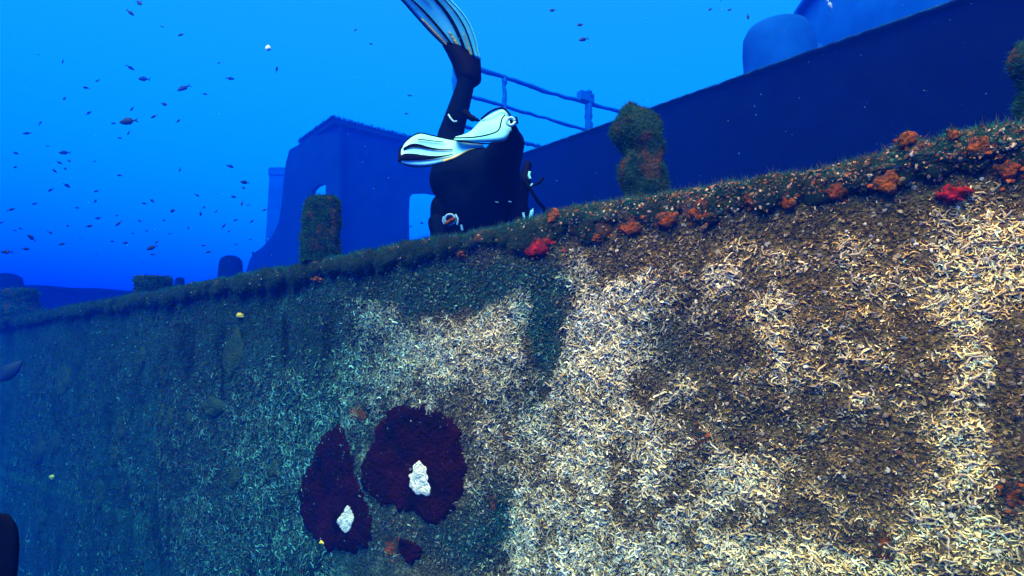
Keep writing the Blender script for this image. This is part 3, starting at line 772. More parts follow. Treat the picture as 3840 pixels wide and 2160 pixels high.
# rounded vent stump
ctr = P(2945, 300, 8.0); ctr[2] = HZ - .05
rad = .40
vent = empty('vent_stump', tuple(ctr)); tag(vent, 'squat round topped ventilator stump rising behind the dark wall', 'ventilator')
top = P(2945, 98, 8.0)[2] - ctr[2]
lathe('cowl', [(.475, 0), (.48, top * .3), (.485, top * .6), (.48, top * .86), (.46, top * .93), (.40, top * .975), (.28, top * .995), (.05, top)], ctr, M['haze_tint'], vent, tilt=(-.03, 0))
lathe('base_flare', [(.78, 0), (.72, top * .35), (.62, top * .6), (.52, top * .78), (.44, top * .86)], ctr + np.array([.20, .22, 0]), M['haze_tint'], vent)
hc = ctr + np.array([.02, -.475, top * .38])
MB().box(hc, (.10, 0, 0), (0, .02, 0), (0, 0, .12)).build('hatch', M['hull'], vent)
# large funnel
ctr = P(3640, 300, 9.0); ctr[2] = HZ - .05
fr = (P(3640, 50, 9.0) - P(3060, 50, 9.0))[0]
fun = empty('ship_funnel', tuple(ctr)); tag(fun, 'big hazy funnel leaving the frame at the top right', 'funnel')
ztop = 5.95 - ctr[2]
lathe('casing', [(fr * 1.02, 0), (fr, ztop * .3), (fr, ztop * .7), (fr * .99, ztop)], ctr, M['haze_tint'], fun, 48)
lathe('rim', [(fr * 1.0, ztop - .12), (fr * 1.03, ztop - .11), (fr * 1.03, ztop - .02), (fr * .9, ztop - .01)], ctr, M['haze_tint'], fun, 48)

# ------------------------------------------------------------------ broken railing on the roof edge
rail = None
dR = np.array([1.45, 1.0, 0]); dR /= np.linalg.norm(dR)
def on_rail(px, py, base, bpx):  # point on the vertical plane through the left post
    r = ray(px, py); nrm = np.array([dR[1], -dR[0], 0])
    return r * (np.dot(base, nrm) / np.dot(r, nrm))
Lp = P(1891, 350, 10.3)
rail = empty('broken_railing', (Lp[0], Lp[1], HZ)); tag(rail, 'hazy broken railing sloping down behind the diver', 'railing')
def rl(px, py): return on_rail(px, py, Lp, 0)
def rough_tube(name, pts, r, parent, m, n=26):
    pth = smooth_path(pts, n); pth[1:-1] += np.random.default_rng(5).normal(0, .006, pth[1:-1].shape)
    b = MB().tube(pth, [r * random.uniform(.8, 1.25) for _ in pth], 8)
    return obj(name, mesh_np(name, np.array(b.v), b.f, True), m, parent)
rough_tube('top_rail', [rl(1700, 228), rl(1891, 288), rl(2080, 352), rl(2330, 420)], .042, rail, M['rail_haze_tint'])
rough_tube('mid_rail', [rl(1700, 342), rl(1770, 362), rl(1980, 424), rl(2195, 487)], .034, rail, M['rail_haze_tint'])
rough_tube('lower_rail', [rl(1700, 462), rl(1830, 497), rl(1990, 540), rl(2060, 560)], .034, rail, M['rail_haze_tint'])
rough_tube('post', [rl(1891, 285), rl(1893, 400), rl(1897, 620)], .042, rail, M['rail_haze_tint'])
rough_tube('post', [rl(1706, 225), rl(1708, 400), rl(1714, 560)], .042, rail, M['rail_haze_tint'])
rough_tube('post', [rl(2208, 345), rl(2208, 420), rl(2210, 600)], .074, rail, M['rail_haze_tint'])
c = rl(2196, 366); MB().box(c, dR * .17, np.array([dR[1], -dR[0], 0]) * .07, Zv * .09).build('post_cap', M['rail_haze_tint'], rail)

# ------------------------------------------------------------------ deckhouse in the haze
CZ = P(1265, 456, 13.0)
Ld, Rd = np.array([-1.15, 1.0, 0]), np.array([1.35, 1.0, 0])
Ld /= np.linalg.norm(Ld); Rd /= np.linalg.norm(Rd)
house = empty('deckhouse', (CZ[0], CZ[1], -.35)); tag(house, 'hazy blue deckhouse with a doorway and arched window behind the rail', 'deckhouse')
def on_face(px, py, dvec):
    r = ray(px, py); nrm = np.array([dvec[1], -dvec[0], 0]); return r * (np.dot(CZ, nrm) / np.dot(r, nrm))
def face_plate(name, dvec, outer, holes, thick, m, parent, nsub=0):
    """plate with openings in the vertical plane through the corner: outlines are 3840 px"""
    inward = np.array([0, 1.0, 0]); bm = bmesh.new()
    nrm = np.array([dvec[1], -dvec[0], 0]); nrm = nrm if nrm[1] > 0 else -nrm
    def loop(pl):
        vs = [bm.verts.new(on_face(x, y, dvec)) for x, y in pl]
        return [bm.edges.new((vs[i], vs[(i + 1) % len(vs)])) for i in range(len(vs))]
    es = loop(outer)
    for h in holes: es += loop(h)
    bmesh.ops.triangle_fill(bm, use_beauty=True, use_dissolve=False, edges=es)
    r = bmesh.ops.extrude_face_region(bm, geom=bm.faces[:])
    bmesh.ops.translate(bm, vec=Vector(nrm * thick), verts=[g for g in r['geom'] if isinstance(g, bmesh.types.BMVert)])
    bmesh.ops.recalc_face_normals(bm, faces=bm.faces[:])
    me = bpy.data.meshes.new(name); bm.to_mesh(me); bm.free()
    return obj(name, me, m, parent)
# left (side) face with arched window
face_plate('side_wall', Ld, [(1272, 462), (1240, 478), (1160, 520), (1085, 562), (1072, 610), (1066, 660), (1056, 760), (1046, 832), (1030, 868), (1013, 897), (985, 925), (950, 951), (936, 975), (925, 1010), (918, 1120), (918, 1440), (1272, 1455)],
           [[(1168, 800), (1166, 735), (1172, 712), (1186, 697), (1205, 690), (1221, 692), (1222, 800)]], .10, M['house_haze_tint'], house)
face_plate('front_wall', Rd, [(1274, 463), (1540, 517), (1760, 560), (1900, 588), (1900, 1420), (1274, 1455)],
           [[(1536, 960), (1534, 800), (1537, 738), (1550, 724), (1600, 723), (1668, 735), (1676, 800), (1676, 960)]], .10, M['house_haze_tint'], house)
# roof slab overhanging the side
ro = [CZ + np.array([0, -.12, 0]) - Rd * .05, CZ + Ld * 2.0, CZ + Ld * 2.0 + Rd * 5.2, CZ + Rd * 6.0]
ro = [np.array([p[0], p[1], CZ[2] + .04]) for p in ro]
ro[1] = P(1122, 532, ro[1][1]); ro[2][2] = ro[1][2]
V = np.array(ro + [p - np.array([0, 0, .13]) for p in ro])
obj('roof', mesh_np('roof', V, [[3, 2, 1, 0], [4, 5, 6, 7], [0, 1, 5, 4], [1, 2, 6, 5], [2, 3, 7, 6], [3, 0, 4, 7]], False), M['house_haze_tint'], house)
edge = []
for p_, q_ in ((ro[0], ro[1]), (ro[0], ro[3])): edge += [p_ * (1 - t) + q_ * t for t in np.linspace(0, 1, 1500)]
edge = np.array(edge) + rng.normal(0, .02, (3000, 3))
V, Fx, Cx = blades(edge, np.tile(Zv, (3000, 1)), .05, .03, np.tile([[.001, .012, .05]], (3000, 1)), .1, .8)
o = obj('growth', mesh_np('growth', V, Fx, False, Cx), M['turf'], house); o['kind'] = 'stuff'
# lump of wreckage beside it and a fainter block further off
def heap(name, px, py, rx, ry, d, label, cat, seed, m='far'):
    """rounded lump of wreckage whose top is at the pixel py - ry, standing on the deck"""
    c = P(px, py - ry, d); k = d / F; r = rx * k; h = c[2] + .36; V = []; n = 18; zs = [0, .3, .6, .8, .88, .94, .98, 1.0]; rs = [1.15, 1.1, 1.05, 1.02, .95, .78, .5, .12]
    for i_, (z_, q_) in enumerate(zip(zs, rs)):
        hd = min(h, 1.6 * r); zz_ = h - hd + (z_ - .6) / .4 * hd if z_ > .6 else (h - hd) * z_ / .6
        for j_ in range(n):
            t = 2 * math.pi * j_ / n; w = 1 + .5 * (float(fbm(np.array(math.cos(t) * 1.4 + seed), np.array(math.sin(t) * 1.4 + i_ * .4), seed, 3)) - .5)
            V.append((r * q_ * w * math.cos(t), r * q_ * w * math.sin(t), zz_))
    f = [list(q) for q in grid_faces(len(zs), n, True)] + [[(len(zs) - 1) * n + j_ for j_ in range(n)]]
    o = bpy.data.objects.new(name, mesh_np(name, np.array(V), f, True)); o.location = (c[0], c[1], -.35); o.data.materials.append(M[m]); link(o); tag(o, label, cat); return o
heap('wreckage_lump', 868, 1010, 42, 50, 11.2, 'small dark lump of wreckage at the foot of the deckhouse flare', 'wreckage', 61)
blk = P(1035, 760, 16.0)
mst = empty('vent_block', (blk[0], blk[1], -.35)); tag(mst, 'faint blue block standing left behind the deckhouse', 'ventilator')
zt = P(1035, 640, 16.0)[2]
MB().box((blk[0] + .1, blk[1], (zt - .45) / 2), (.22, 0, 0), (0, .25, 0), (0, 0, (zt + .3) / 2)).build('trunk', M['rail_haze_tint'], mst)
MB().box((blk[0] + .09, blk[1], zt - .10), (.235, 0, 0), (0, .27, 0), (0, 0, .10)).build('head', M['rail_haze_tint'], mst)

# far bulwark at the end of the ship
fb = empty('far_bulwark', tuple(P(250, 1200, 12))); tag(fb, 'dim far bulwark crossing the ship at the left edge', 'ship wreck')
p0, p1 = P(-700, 1040, 10.5), P(760, 1112, 14.5)
ns = 60; V = []
for i in range(ns):
    t = i / (ns - 1); q = p0 * (1 - t) + p1 * t; q[2] += .03 * math.sin(i * 1.7) * math.sin(i * .6)
    V += [q, np.array([q[0], q[1], -.34]), np.array([q[0], q[1] + .12, -.34]), q + np.array([0, .12, 0])]
obj('plate', mesh_np('plate', np.array(V), grid_faces(ns, 4, True), False), M['far'], fb)
b = MB().tube([p0 * (1 - t) + p1 * t + np.array([0, .05, .01 * math.sin(40 * t)]) for t in np.linspace(0, 1, 40)], .07, 8)
obj('cap', mesh_np('cap', np.array(b.v), b.f, True), M['far'], fb)
heap('wreckage_lump', 30, 1062, 52, 36, 11.0, 'dim lump on the far bulwark at the left edge', 'wreckage', 63)
heap('wreckage_lump', 676, 1060, 16, 18, 8.5, 'tiny dim lump right of the short squat post', 'wreckage', 64)

# ------------------------------------------------------------------ diver
def D(px, py, d): return Q(px, py, d * U)
person = empty('person', tuple(D(1195, 640, 3.9))); tag(person, 'diver in black wetsuit plunging head down behind the rail, black and white fins raised', 'person')
def capsule(bm, a, b, ra, rb, n=14):
    ra, rb = ra * U, rb * U
    a, b = np.asarray(a, float), np.asarray(b, float); t = b - a; L = np.linalg.norm(t); t = t / (L + 1e-9)
    prof = []
    for k in range(6): x = -math.pi / 2 + k * math.pi / 2 / 5; prof.append((a + t * ra * math.sin(x), ra * math.cos(x)))
    for k in range(6): x = k * math.pi / 2 / 5; prof.append((b + t * rb * math.sin(x), rb * math.cos(x)))
    ref = np.array([0, 0, 1.]) if abs(t[2]) < .9 else np.array([1., 0, 0])
    m = np.cross(t, ref); m /= np.linalg.norm(m); w = np.cross(t, m)
    vs = []
    for c, r in prof:
        vs.append([bm.verts.new(c + max(r, 1e-4) * (math.cos(2 * math.pi * j / n) * m + math.sin(2 * math.pi * j / n) * w)) for j in range(n)])
    for i in range(len(vs) - 1):
        for j in range(n): bm.faces.new((vs[i][j], vs[i][(j + 1) % n], vs[i + 1][(j + 1) % n], vs[i + 1][j]))
    bm.faces.new(vs[0][::-1]); bm.faces.new(vs[-1])
def remeshed(name, caps, voxel, m, parent, smooth_it=6):
    bm = bmesh.new()
    for c in caps: capsule(bm, *c)
    bmesh.ops.recalc_face_normals(bm, faces=bm.faces[:])
    me = bpy.data.meshes.new(name); bm.to_mesh(me); bm.free()
    o = bpy.data.objects.new(name, me); link(o)
    r = o.modifiers.new('r', 'REMESH'); r.mode = 'VOXEL'; r.voxel_size = voxel; r.use_smooth_shade = True
    sm = o.modifiers.new('s', 'SMOOTH'); sm.iterations = smooth_it; sm.factor = .5
    dg = bpy.context.evaluated_depsgraph_get(); ev = o.evaluated_get(dg)
    me2 = bpy.data.meshes.new_from_object(ev); me2.name = name
    bpy.data.objects.remove(o)
    me2.polygons.foreach_set('use_smooth', np.ones(len(me2.polygons), bool))
    return obj(name, me2, m, parent)
pl, pr = D(1148, 452, 3.78), D(1240, 448, 3.72)
bel, chest = D(1195, 520, 3.80), D(1205, 640, 3.95)
neck, head = D(1210, 735, 4.02), D(1212, 790, 4.05)
k1, an1, hl1 = D(1132, 345, 3.82), D(1172, 212, 3.80), D(1190, 200, 3.80)
k2, an2 = D(1282, 362, 3.50), D(1272, 318, 3.36)
shl, shr = D(1130, 640, 3.9), D(1285, 640, 3.9)
ell, wrl = D(1098, 560, 3.66), D(1110, 596, 3.60)
elr, wrr = D(1335, 600, 3.9), D(1345, 690, 3.8)
caps = [(pl, pr, .175, .175), (pl, bel, .17, .20), (pr, bel, .17, .20), (bel, chest, .20, .19), (D(1195, 420, 3.75), bel, .14, .18),
        (chest, neck, .16, .075), (neck, head, .075, .10), (head, head + U * np.array([0, .02, -.06]), .105, .095),
        (pl, k1, .135, .088), (k1, an1, .086, .060), (an1, D(1172, 150, 3.80), .060, .052),
        (pr, k2, .165, .095), (k2, an2, .088, .062), (an2, D(1232, 325, 3.30), .055, .045),
        (shl, ell, .075, .058), (ell, wrl, .055, .042), (shr, elr, .075, .055), (elr, wrr, .052, .042), (shl, shr, .10, .10)]
for (hx, hy, hz), sg in ((wrl, 1), (wrr, -1)):           # hands: palm and five fingers reaching down
    w = np.array([hx, hy, hz]); pm = w + U * np.array([.0, -.01, -.08])
    caps.append((w, pm, .034, .036))
    for q in range(4):
        f0 = pm + U * np.array([(-.030 + .02 * q), 0, -.02]); f1 = f0 + U * np.array([0, -.02, -.04]); f2 = f1 + U * np.array([0, .015, -.028 - .006 * (q in (1, 2))])
        caps += [(f0, f1, .011, .010), (f1, f2, .010, .009)]
    t0 = w + U * np.array([.03 * sg, -.01, -.04]); caps += [(t0, t0 + U * np.array([.03 * sg, -.02, -.03]), .012, .010)]
body = remeshed('body', caps, .011, M['suit'], person)

def loft(name, pairs, thick, m, parent, n=9, sub=28):
    """closed lens-like sheet between two edges; pairs of 3D points"""
    a = smooth_path([p for p, _ in pairs], sub); b = smooth_path([q for _, q in pairs], sub)
    th = np.interp(np.linspace(0, 1, sub), np.linspace(0, 1, len(pairs)), thick if hasattr(thick, '__len__') else [thick] * len(pairs))
    V = []
    for i in range(sub):
        tg = (a[min(i + 1, sub - 1)] + b[min(i + 1, sub - 1)] - a[max(i - 1, 0)] - b[max(i - 1, 0)]); w = b[i] - a[i]
        nn = np.cross(tg, w); nn /= np.linalg.norm(nn) + 1e-9
        for k in range(2 * n):
            u = k / n if k <= n else 2 - k / n
            sg = 1 if k <= n else -1
            V.append(a[i] * (1 - u) + b[i] * u + nn * sg * U * th[i] * math.sin(math.pi * u) ** .6 if 0 < u < 1 else a[i] * (1 - u) + b[i] * u)
    f = [list(q) for q in grid_faces(sub, 2 * n, True)] + [list(range(2 * n))[::-1], [(sub - 1) * 2 * n + k for k in range(2 * n)]]
    return obj(name, mesh_np(name, np.array(V), f, True), m, parent), a, b
def rib(parent, a, b, u0, u1, m, r=.012, i0=0, i1=None, n=8, taper=True, lift=0.0, name='rib'):
    i1 = len(a) if i1 is None else i1
    pts = []; rr = []
    for i in range(i0, i1):
        t = (i - i0) / max(1, i1 - i0 - 1); u = u0 * (1 - t) + u1 * t
        q = a[i] * (1 - u) + b[i] * u; q = q * (1 - U * lift / max(.1, np.linalg.norm(q)))
        pts.append(q); rr.append(U * r * (1.0 - .35 * t if taper else 1))
    bb = MB().tube(pts, rr, n); return obj(name, mesh_np(name, np.array(bb.v), bb.f, True), m, parent)
# raised fin
e1 = [((1113, 110), (1208, 150)), ((1081, 79), (1194, 92)), ((1043, 37), (1172, 45)), ((1010, 0), (1133, 0)), ((962, -44), (1096, -34)), ((935, -80), (1050, -84)), ((930, -98), (1000, -112))]
pr1 = [(D(*l, 3.80 - i * .035), D(*r, 3.76 - i * .035)) for i, (l, r) in enumerate(e1)]
fin1, a, b = loft('fin', pr1, .005, M['fin_backlit'], person)
fin1['label'] = 'raised white fin tinted pale blue with black ribs'
def stripe(parent, a, b, i0, i1, u0, u1, w0, w1, m, name='rib', lift=.010):
    prs = []
    for i in np.linspace(i0, i1, 8).astype(int):
        t = (i - i0) / (i1 - i0); u = u0 + (u1 - u0) * t; w = w0 + (w1 - w0) * t
        q = [a[i] * (1 - x) + b[i] * x for x in (u - w, u + w)]
        prs.append(tuple(x * (1 - lift / np.linalg.norm(x)) for x in q))
    return loft(name, prs, .004, m, parent, 4, 16)[0]
rib(fin1, a, b, 0, 0, M['rubber'], .006); rib(fin1, a, b, 1, 1, M['fin_backlit'], .006)
stripe(fin1, a, b, 0, 27, .33, .12, .045, .012, M['rubber']); stripe(fin1, a, b, 0, 27, .62, .80, .045, .035, M['rubber'])
stripe(fin1, a, b, 12, 27, .50, .40, .005, .03, M['rubber']); stripe(fin1, a, b, 0, 27, .84, .93, .02, .015, M['rubber'])
stripe(fin1, a, b, 0, 8, .12, .08, .07, .02, M['finyellow'], 'edge_stripe'); stripe(fin1, a, b, 2, 5, .48, .46, .06, .02, M['finyellow'], 'edge_stripe', .006); stripe(fin1, a, b, 0, 5, .76, .77, .03, .01, M['finyellow'], 'edge_stripe', .006)
pf1 = [((1112, 96), (1205, 120)), ((1112, 112), (1208, 140)), ((1124, 135), (1210, 165)), ((1138, 165), (1211, 188)), ((1146, 190), (1209, 208)), ((1152, 204), (1192, 222))]
pk1, _, _ = loft('foot_pocket', [(D(*l, 3.80), D(*r, 3.80)) for l, r in pf1], [.02, .045, .06, .07, .07, .04], M['rubber'], fin1)
# level fin pointing left
e2 = [((1214, 361), (1217, 372)), ((1180, 357), (1183, 378)), ((1139, 352), (1139, 401)), ((1093, 342), (1083, 417)), ((1054, 335), (1040, 419)), ((1024, 353), (1014, 412)), ((1008, 378), (1006, 404))]
dd = [3.34, 3.33, 3.30, 3.27, 3.25, 3.23, 3.23]
fin2, a, b = loft('fin', [(D(*l, dd[i]), D(*r, dd[i] - .05)) for i, (l, r) in enumerate(e2)], .005, M['finwhite'], person)
fin2['label'] = 'level white fin with black stripes and yellow edge'
rib(fin2, a, b, 0, 0, M['rubber'], .004, taper=False); rib(fin2, a, b, 1, 1, M['rubber'], .0035, taper=False)
stripe(fin2, a, b, 9, 24, .50, .28, .015, .075, M['rubber']); stripe(fin2, a, b, 9, 26, .74, .70, .012, .17, M['rubber'])
stripe(fin2, a, b, 3, 11, .93, .93, .06, .06, M['finyellow'], 'edge_stripe')
stripe(fin2, a, b, 11, 18, .16, .20, .006, .012, M['rubber'])
tp = MB().tube([a[-3], a[-2], a[-1], (a[-1] + b[-1]) / 2, b[-1], b[-2]], .011 * U, 8); obj('tip_edge', mesh_np('tip_edge', np.array(tp.v), tp.f, True), M['rubber'], fin2)
e3 = [((1277, 282), (1288, 330)), ((1264, 275), (1270, 352)), ((1238, 285), (1238, 357)), ((1208, 305), (1202, 357)), ((1182, 332), (1168, 354)), ((1145, 345), (1142, 352))]
pk2, a, b = loft('foot_pocket', [(D(*l, 3.30), D(*r, 3.24)) for l, r in e3], [.012, .018, .018, .016, .010, .005], M['finpale'], fin2)
def piece(name, pts, r, m, parent, n=8, k=12):
    bb = MB().tube(smooth_path(pts, k), np.asarray(r) * U if hasattr(r, '__len__') else r * U, n); return obj(name, mesh_np(name, np.array(bb.v), bb.f, True), m, parent)
piece('strap', [D(1210, 300, 3.28), D(1235, 280, 3.26), D(1264, 272, 3.27), D(1284, 290, 3.26)], .006, M['rubber'], fin2)
piece('pocket_edge', [D(1270, 290, 3.22), D(1262, 300, 3.20), D(1256, 325, 3.19), D(1238, 336, 3.18), D(1195, 345, 3.20), D(1142, 347, 3.23)], .004, M['rubber'], fin2)
piece('pocket_edge', [D(1285, 330, 3.22), D(1268, 357, 3.20), D(1220, 361, 3.20), D(1150, 355, 3.22)], .004, M['rubber'], fin2)
bk = [D(1285, 306, 3.20) + U * .022 * np.array([math.cos(t), 0, math.sin(t)]) for t in np.linspace(0, 2 * math.pi, 17)]
piece('buckle', bk, .009, M['chrome'], fin2, 8, 17)
piece('buckle_knob', [D(1288, 305, 3.22), D(1302, 302, 3.22)], .022, M['rubber'], fin2)
# straps, knife, mark on the leg
piece('knife', [D(1168, 282, 3.72), D(1185, 296, 3.70), D(1208, 304, 3.68)], [.026] * 4 + [.020] * 4 + [.012] * 2 + [.006, .003], M['rubber'], person)
piece('leg_mark', [D(1128, 288, 3.715), D(1134, 298, 3.705), D(1142, 306, 3.70), D(1150, 305, 3.70)], .006, M['chrome'], person)
# air tank on the far side of the back, jacket, gauge console, hoses
bm = bmesh.new(); capsule(bm, D(1230, 520, 4.12), D(1235, 690, 4.22), .10, .10, 20)
me = bpy.data.meshes.new('air_tank'); bm.to_mesh(me); bm.free(); tank = obj('air_tank', me, M['rubber'], person)
remeshed('jacket', [(D(1115, 520, 3.82), D(1120, 600, 3.85), .085, .10), (D(1290, 470, 3.85), D(1300, 590, 3.85), .08, .11), (D(1328, 412, 3.95), D(1322, 450, 3.92), .03, .04), (D(1322, 450, 3.92), D(1300, 520, 3.88), .04, .07)], .010, M['rubber'], person)
gc = D(1132, 552, 3.54)
ring = [gc + U * .030 * np.array([math.cos(t), 0, math.sin(t)]) for t in np.linspace(0, 2 * math.pi, 17)]
g1 = piece('gauge', ring, .008, M['chrome'], person, 8, 17)
bm = bmesh.new(); capsule(bm, gc + U * np.array([0, .012, 0]), gc + U * np.array([0, .03, 0]), .028, .03)
me = bpy.data.meshes.new('dial'); bm.to_mesh(me); bm.free(); obj('dial', me, M['rubber'], g1)
piece('gauge_strap', [D(1122, 562, 3.53), D(1133, 556, 3.52), D(1143, 550, 3.53)], .012, M['orange'], person)
piece('clip', [D(1146, 540, 3.54), D(1152, 552, 3.53), D(1150, 566, 3.53)], .006, M['chrome'], person)
piece('clip', [D(1160, 566, 3.55), D(1163, 580, 3.55)], .008, M['chrome'], person)
piece('clip', [D(1117, 545, 3.55), D(1114, 555, 3.55), D(1118, 564, 3.55)], .005, M['chrome'], person)
piece('hose', [D(1305, 430, 3.85), D(1330, 470, 3.80), D(1352, 505, 3.80), D(1372, 535, 3.85), D(1360, 590, 3.85)], .012, M['rubber'], person, 8, 18)
piece('hose', [D(1325, 470, 3.80), D(1352, 462, 3.80), D(1366, 448, 3.82)], .010, M['rubber'], person)
piece('strap_end', [D(1333, 432, 3.80), D(1331, 442, 3.80), D(1334, 450, 3.80)], .009, M['finwhite'], person)
piece('strap_end', [D(1340, 462, 3.78), D(1335, 468, 3.78)], .006, M['finwhite'], person)
piece('strap_end', [D(1341, 525, 3.62), D(1337, 537, 3.62), D(1334, 550, 3.62)], [.004] * 3 + [.012] * 6 + [.010] * 3, M['finwhite'], person)
piece('strap_end', [D(1316, 535, 3.62), D(1318, 545, 3.62), D(1322, 552, 3.62)], .007, M['finwhite'], person)
for x, y in ((1250, 508), (1283, 507)):
    piece('fastener', [D(x - 4, y, 3.545), D(x + 4, y + 1, 3.545)], .003, M['chrome'], person, 6, 4)
mk = head + U * np.array([0, .10, .0]); piece('mask', [mk + U * np.array([-.07, -.02, 0]), mk, mk + U * np.array([.07, -.02, 0])], .035, M['rubber'], person)

# ------------------------------------------------------------------ fish
def fish_mesh(deep):
    prof = [(-.50, .010), (-.44, .055), (-.34, .115), (-.20, .165), (-.05, .175), (.10, .145), (.22, .085), (.30, .040), (.34, .030)]
    V = []; n = 8
    for x, r in prof:
        for j in range(n):
            t = 2 * math.pi * j / n; V.append((x, .45 * r * math.cos(t), deep * r * math.sin(t)))
    f = [list(q) for q in grid_faces(len(prof), n, True)] + [list(range(n))[::-1], [(len(prof) - 1) * n + j for j in range(n)]]
    def fin(pts, th=.008):
        o = len(V); m = len(pts)
        for sgn in (-1, 1): V.extend([(x, sgn * th, z) for x, z in pts])
        f.append([o + i for i in range(m)]); f.append([o + m + i for i in range(m)][::-1])
        for i in range(m): f.append([o + i, o + m + i, o + m + (i + 1) % m, o + (i + 1) % m])
    fin([(.32, .02), (.42, .10), (.54, .17), (.46, .04), (.43, 0), (.46, -.04), (.54, -.17), (.42, -.10), (.32, -.02)])
    fin([(-.22, deep * .15), (-.10, deep * .17 + .055), (.08, deep * .14 + .05), (.22, deep * .08 + .04), (.20, deep * .07)])
    fin([(-.05, -deep * .165), (.06, -deep * .14 - .06), (.16, -deep * .1 - .05), (.22, -deep * .075)])
    return mesh_np('fish', np.array(V), f, True)
fms = [fish_mesh(1.0), fish_mesh(1.2), fish_mesh(.85)]
for m_ in fms: m_.materials.append(M['fish'])
def put_fish(px, py, ln, d, ang, label, group, me=None, yaw=None, flip=None):
    o = bpy.data.objects.new('fish', me or fms[random.randrange(3)])
    yaw = random.uniform(-.6, .6) if yaw is None else yaw
    flip = (random.random() < .35) if flip is None else flip
    L = ln * d / F / max(.5, math.cos(yaw))
    o.location = P(px, py, d); o.scale = (L, L, L)
    o.rotation_euler = Matrix.Rotation(yaw + (math.pi if flip else 0), 3, 'Z').to_euler()
    o.rotation_euler = (Matrix.Rotation(-ang, 3, 'Y') @ Matrix.Rotation(yaw + (math.pi if flip else 0), 3, 'Z')).to_euler()
    link(o); tag(o, label, 'fish', group); return o
z2 = [(582,12,45,1),(545,53,40,1),(757,145,28,2),(263,257,18,2),(160,228,12,3),(545,283,32,3),(602,330,55,3),(408,337,22,3),(360,367,22,2),(768,368,55,2),(858,393,20,2),(962,328,38,3),(915,263,18,2),(678,112,15,3),(270,412,28,2),(686,435,32,1),(643,487,30,1),(745,506,24,1),(552,455,24,3),(370,473,30,3),(474,516,28,3),(537,556,22,2),(500,577,20,3),(113,557,28,2),(168,515,24,3),(270,638,34,2),(198,610,14,3),(65,640,20,3),(65,699,24,2),(250,681,26,2),(272,705,22,2),(290,673,20,3),(229,715,22,2),(396,675,16,2),(500,733,26,2),(961,695,32,3),(1023,762,32,1),(1018,785,24,1),(279,775,24,2),(404,799,24,2),(212,794,32,2),(823,816,20,1),(145,852,26,3),(323,869,20,2),(398,842,22,2),(601,850,18,0),(637,840,26,2),(978,823,20,2),(1038,857,14,2),(1107,877,22,0),(46,876,34,0),(722,881,32,0),(853,867,18,1),(985,920,20,0),(1052,926,24,2),(411,912,22,2),(489,900,14,2),(686,921,18,1),(496,934,34,0),(5,930,20,0),(372,945,28,0),(284,944,20,1),(935,945,28,0),(957,967,16,0),(86,955,20,0),(209,972,24,0),(62,963,20,2),(614,965,18,1),(131,994,38,0),(335,1001,14,1),(260,1020,26,1),(523,1015,26,0),(654,1013,22,0),(637,1063,24,0),(851,1026,22,0),(872,1053,22,0),(1047,1000,14,0),(470,1010,14,2),(106,1040,26,1),(404,1063,12,1),(591,1098,14,0),(988,1022,14,1),(585,925,14,3),(710,977,12,3),(555,975,12,3)]
vert = [(1157,290,25,2),(752,709,22,1),(1012,850,28,0),(839,893,20,0),(903,883,18,0),(787,953,18,0),(1057,1058,18,0)]
DD = [5.2, 6.5, 9.0, 12.0]
for x, y, l, q in z2:
    hi = y < 600
    put_fish(x * .897, y * .897, l * .95, DD[q] * random.uniform(.92, 1.08), random.gauss(.1, .4),
             'small dark fish in the loose upper part of the left school' if hi else 'small dark fish in the dense lower part of the left school',
             'fish high in the left school' if hi else 'fish low in the left school')
for x, y, l, q in vert:
    put_fish(x * .897, y * .897, l * .95, DD[q], 1.35 + random.uniform(-.2, .2), 'small dark fish of the left school swimming steeply up or down', 'steep fish of the left school')
put_fish(537 * .897, 507 * .897, 66, 6.0, .25, 'largest dark fish of the left school, alone at mid height', None, fms[1], .2, False)
put_fish(635 * .897, 1035 * .897, 42, 5.0, .45, 'biggest dark fish low in the left school, above the short squat post', None, fms[1], .1, False)
put_fish(28 * .897, 1053 * .897, 46, 5.4, 0, 'dark slim fish at the left edge above the hazy stub post', None, fms[2], .1, False)
for x, y, l, an, d, lab in [(728, 55, 34, .7, 6.5, 'left one of the two fish over the vent stump'), (842, 58, 38, .5, 6.5, 'right one of the two fish over the vent stump'), (950, 98, 45, 1.5, 6.0, 'dark fish hanging upright over the vent stump'), (790, 5, 16, .3, 8, 'fish cut by the top edge over the vent stump')]:
    put_fish(2200 + x * .6366, y * .6366, l * .66, d, an, lab, None, None, .2, False)
for x, y, l, an, d, lab in [(1725, 62, 45, .3, 6.5, 'highest of three fish above the broken railing'), (1893, 150, 45, .3, 6.5, 'middle of three fish above the broken railing'), (1913, 238, 68, .35, 6.0, 'lowest and largest of three fish above the broken railing'), (537, 180, 30, .9, 8, 'small tilted fish left of the raised fin'), (630, 265, 25, -.3, 11, 'very faint fish left of the raised fin'), (865, 577, 32, 0, 11, 'faint fish left of the raised leg'), (845, 687, 30, 0, 11, 'faint fish above the deckhouse roof'), (938, 1347, 28, -.3, 7, 'dark fish in front of the doorway'), (872, 1367, 20, -.2, 7.5, 'smaller dark fish beside the doorway edge')]:
    put_fish(1000 + x * .621, y * .621, l * .64, d, an, lab, None, None, .2, False)
pm_ = fish_mesh(1.0); pm_.materials.append(M['palefish'])
put_fish(3112, 18, 40, 5.0, -1.0, 'pale fish at the top edge in front of the funnel', None, pm_, .3, True)
big = fish_mesh(1.25); big.materials.append(M['fish'])
put_fish(28, 1400, 120, 4.4, .9, 'large dim fish in front of the plate at the left edge', None, big, .3, True)
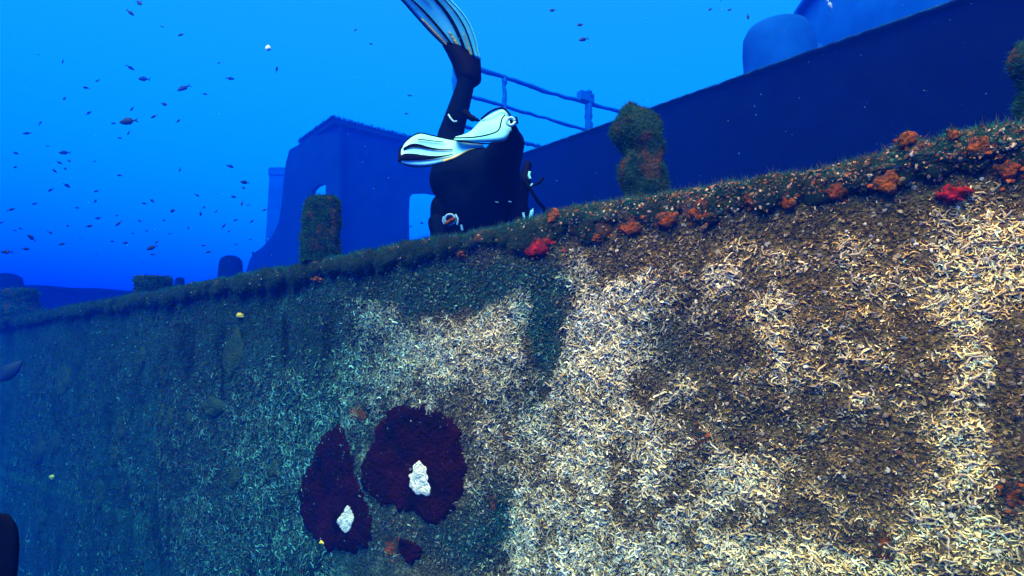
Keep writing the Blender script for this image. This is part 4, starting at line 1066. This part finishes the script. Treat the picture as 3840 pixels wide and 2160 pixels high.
# drifting pale speck
v, f = lump_mesh(71, 7, 10)
o = bpy.data.objects.new('drifting_jelly', mesh_np('drifting_jelly', v * np.array([.022, .02, .022]), f, True)); o.location = P(1006, 181, 5.0); o.data.materials.append(M['jelly']); link(o)
tag(o, 'round whitish speck of jelly drifting in open water at upper left', 'jellyfish')
# rounded dark fin tip entering at the bottom left corner
tip_e = [((-140, 1560), (-60, 1600)), ((-80, 1440), (28, 1500)), ((-60, 1370), (48, 1400)), ((-45, 1310), (45, 1330)), ((-25, 1288), (25, 1296))]
fo, _, _ = loft('swim_fin', [(Q(*l, 1.0), Q(*r, 1.0)) for l, r in tip_e], [.02, .015, .012, .01, .006], M['rubber'], None)
tag(fo, 'rounded black fin tip entering at the bottom left corner', 'fin')

# specks drifting in the water
mb = MB()
for i in range(150):
    px_, py_ = random.uniform(-200, 4040), random.uniform(-100, 1100); d_ = random.uniform(1.2, 4.0)
    if d_ > 1.6 and py_ > 700: d_ = 1.3
    c_ = P(px_, py_, d_); r_ = random.uniform(.0006, .0016) * d_ / 1.5
    mb.add([c_ + np.array(q) * r_ for q in ((1, 0, 0), (-1, 0, 0), (0, 1, 0), (0, -1, 0), (0, 0, 1.3), (0, 0, -1.1))], [(0, 2, 4), (2, 1, 4), (1, 3, 4), (3, 0, 4), (2, 0, 5), (1, 2, 5), (3, 1, 5), (0, 3, 5)])
tag(mb.build('marine_snow', M['snow'], None, True), kind='stuff')

# ------------------------------------------------------------------ water
hx = 90
V, f = box_pts((0, 0, (WATER_TOP - 8.2) / 2), (hx, 0, 0), (0, hx, 0), (0, 0, (WATER_TOP + 8.2) / 2))
hz = bpy.data.objects.new('haze', mesh_np('haze', np.array(V), f, False)); link(hz); hz['kind'] = 'stuff'
m = bpy.data.materials.new('haze'); m.use_nodes = True; nt = m.node_tree; nt.nodes.clear()
out = nt.nodes.new('ShaderNodeOutputMaterial'); pv = nt.nodes.new('ShaderNodeVolumePrincipled')
dens = max(K_EXT)
colr = [K_SCA[i] / dens for i in range(3)]
absn = [((1 - min(1, max(0, (K_EXT[i] - K_SCA[i]) / dens / (1 - colr[i])))) ** 2) for i in range(3)]
pv.inputs['Density'].default_value = dens
pv.inputs['Color'].default_value = (*colr, 1)
pv.inputs['Absorption Color'].default_value = (*absn, 1)
pv.inputs['Anisotropy'].default_value = 0.0
nt.links.new(pv.outputs['Volume'], out.inputs['Volume'])
hz.data.materials.append(m)
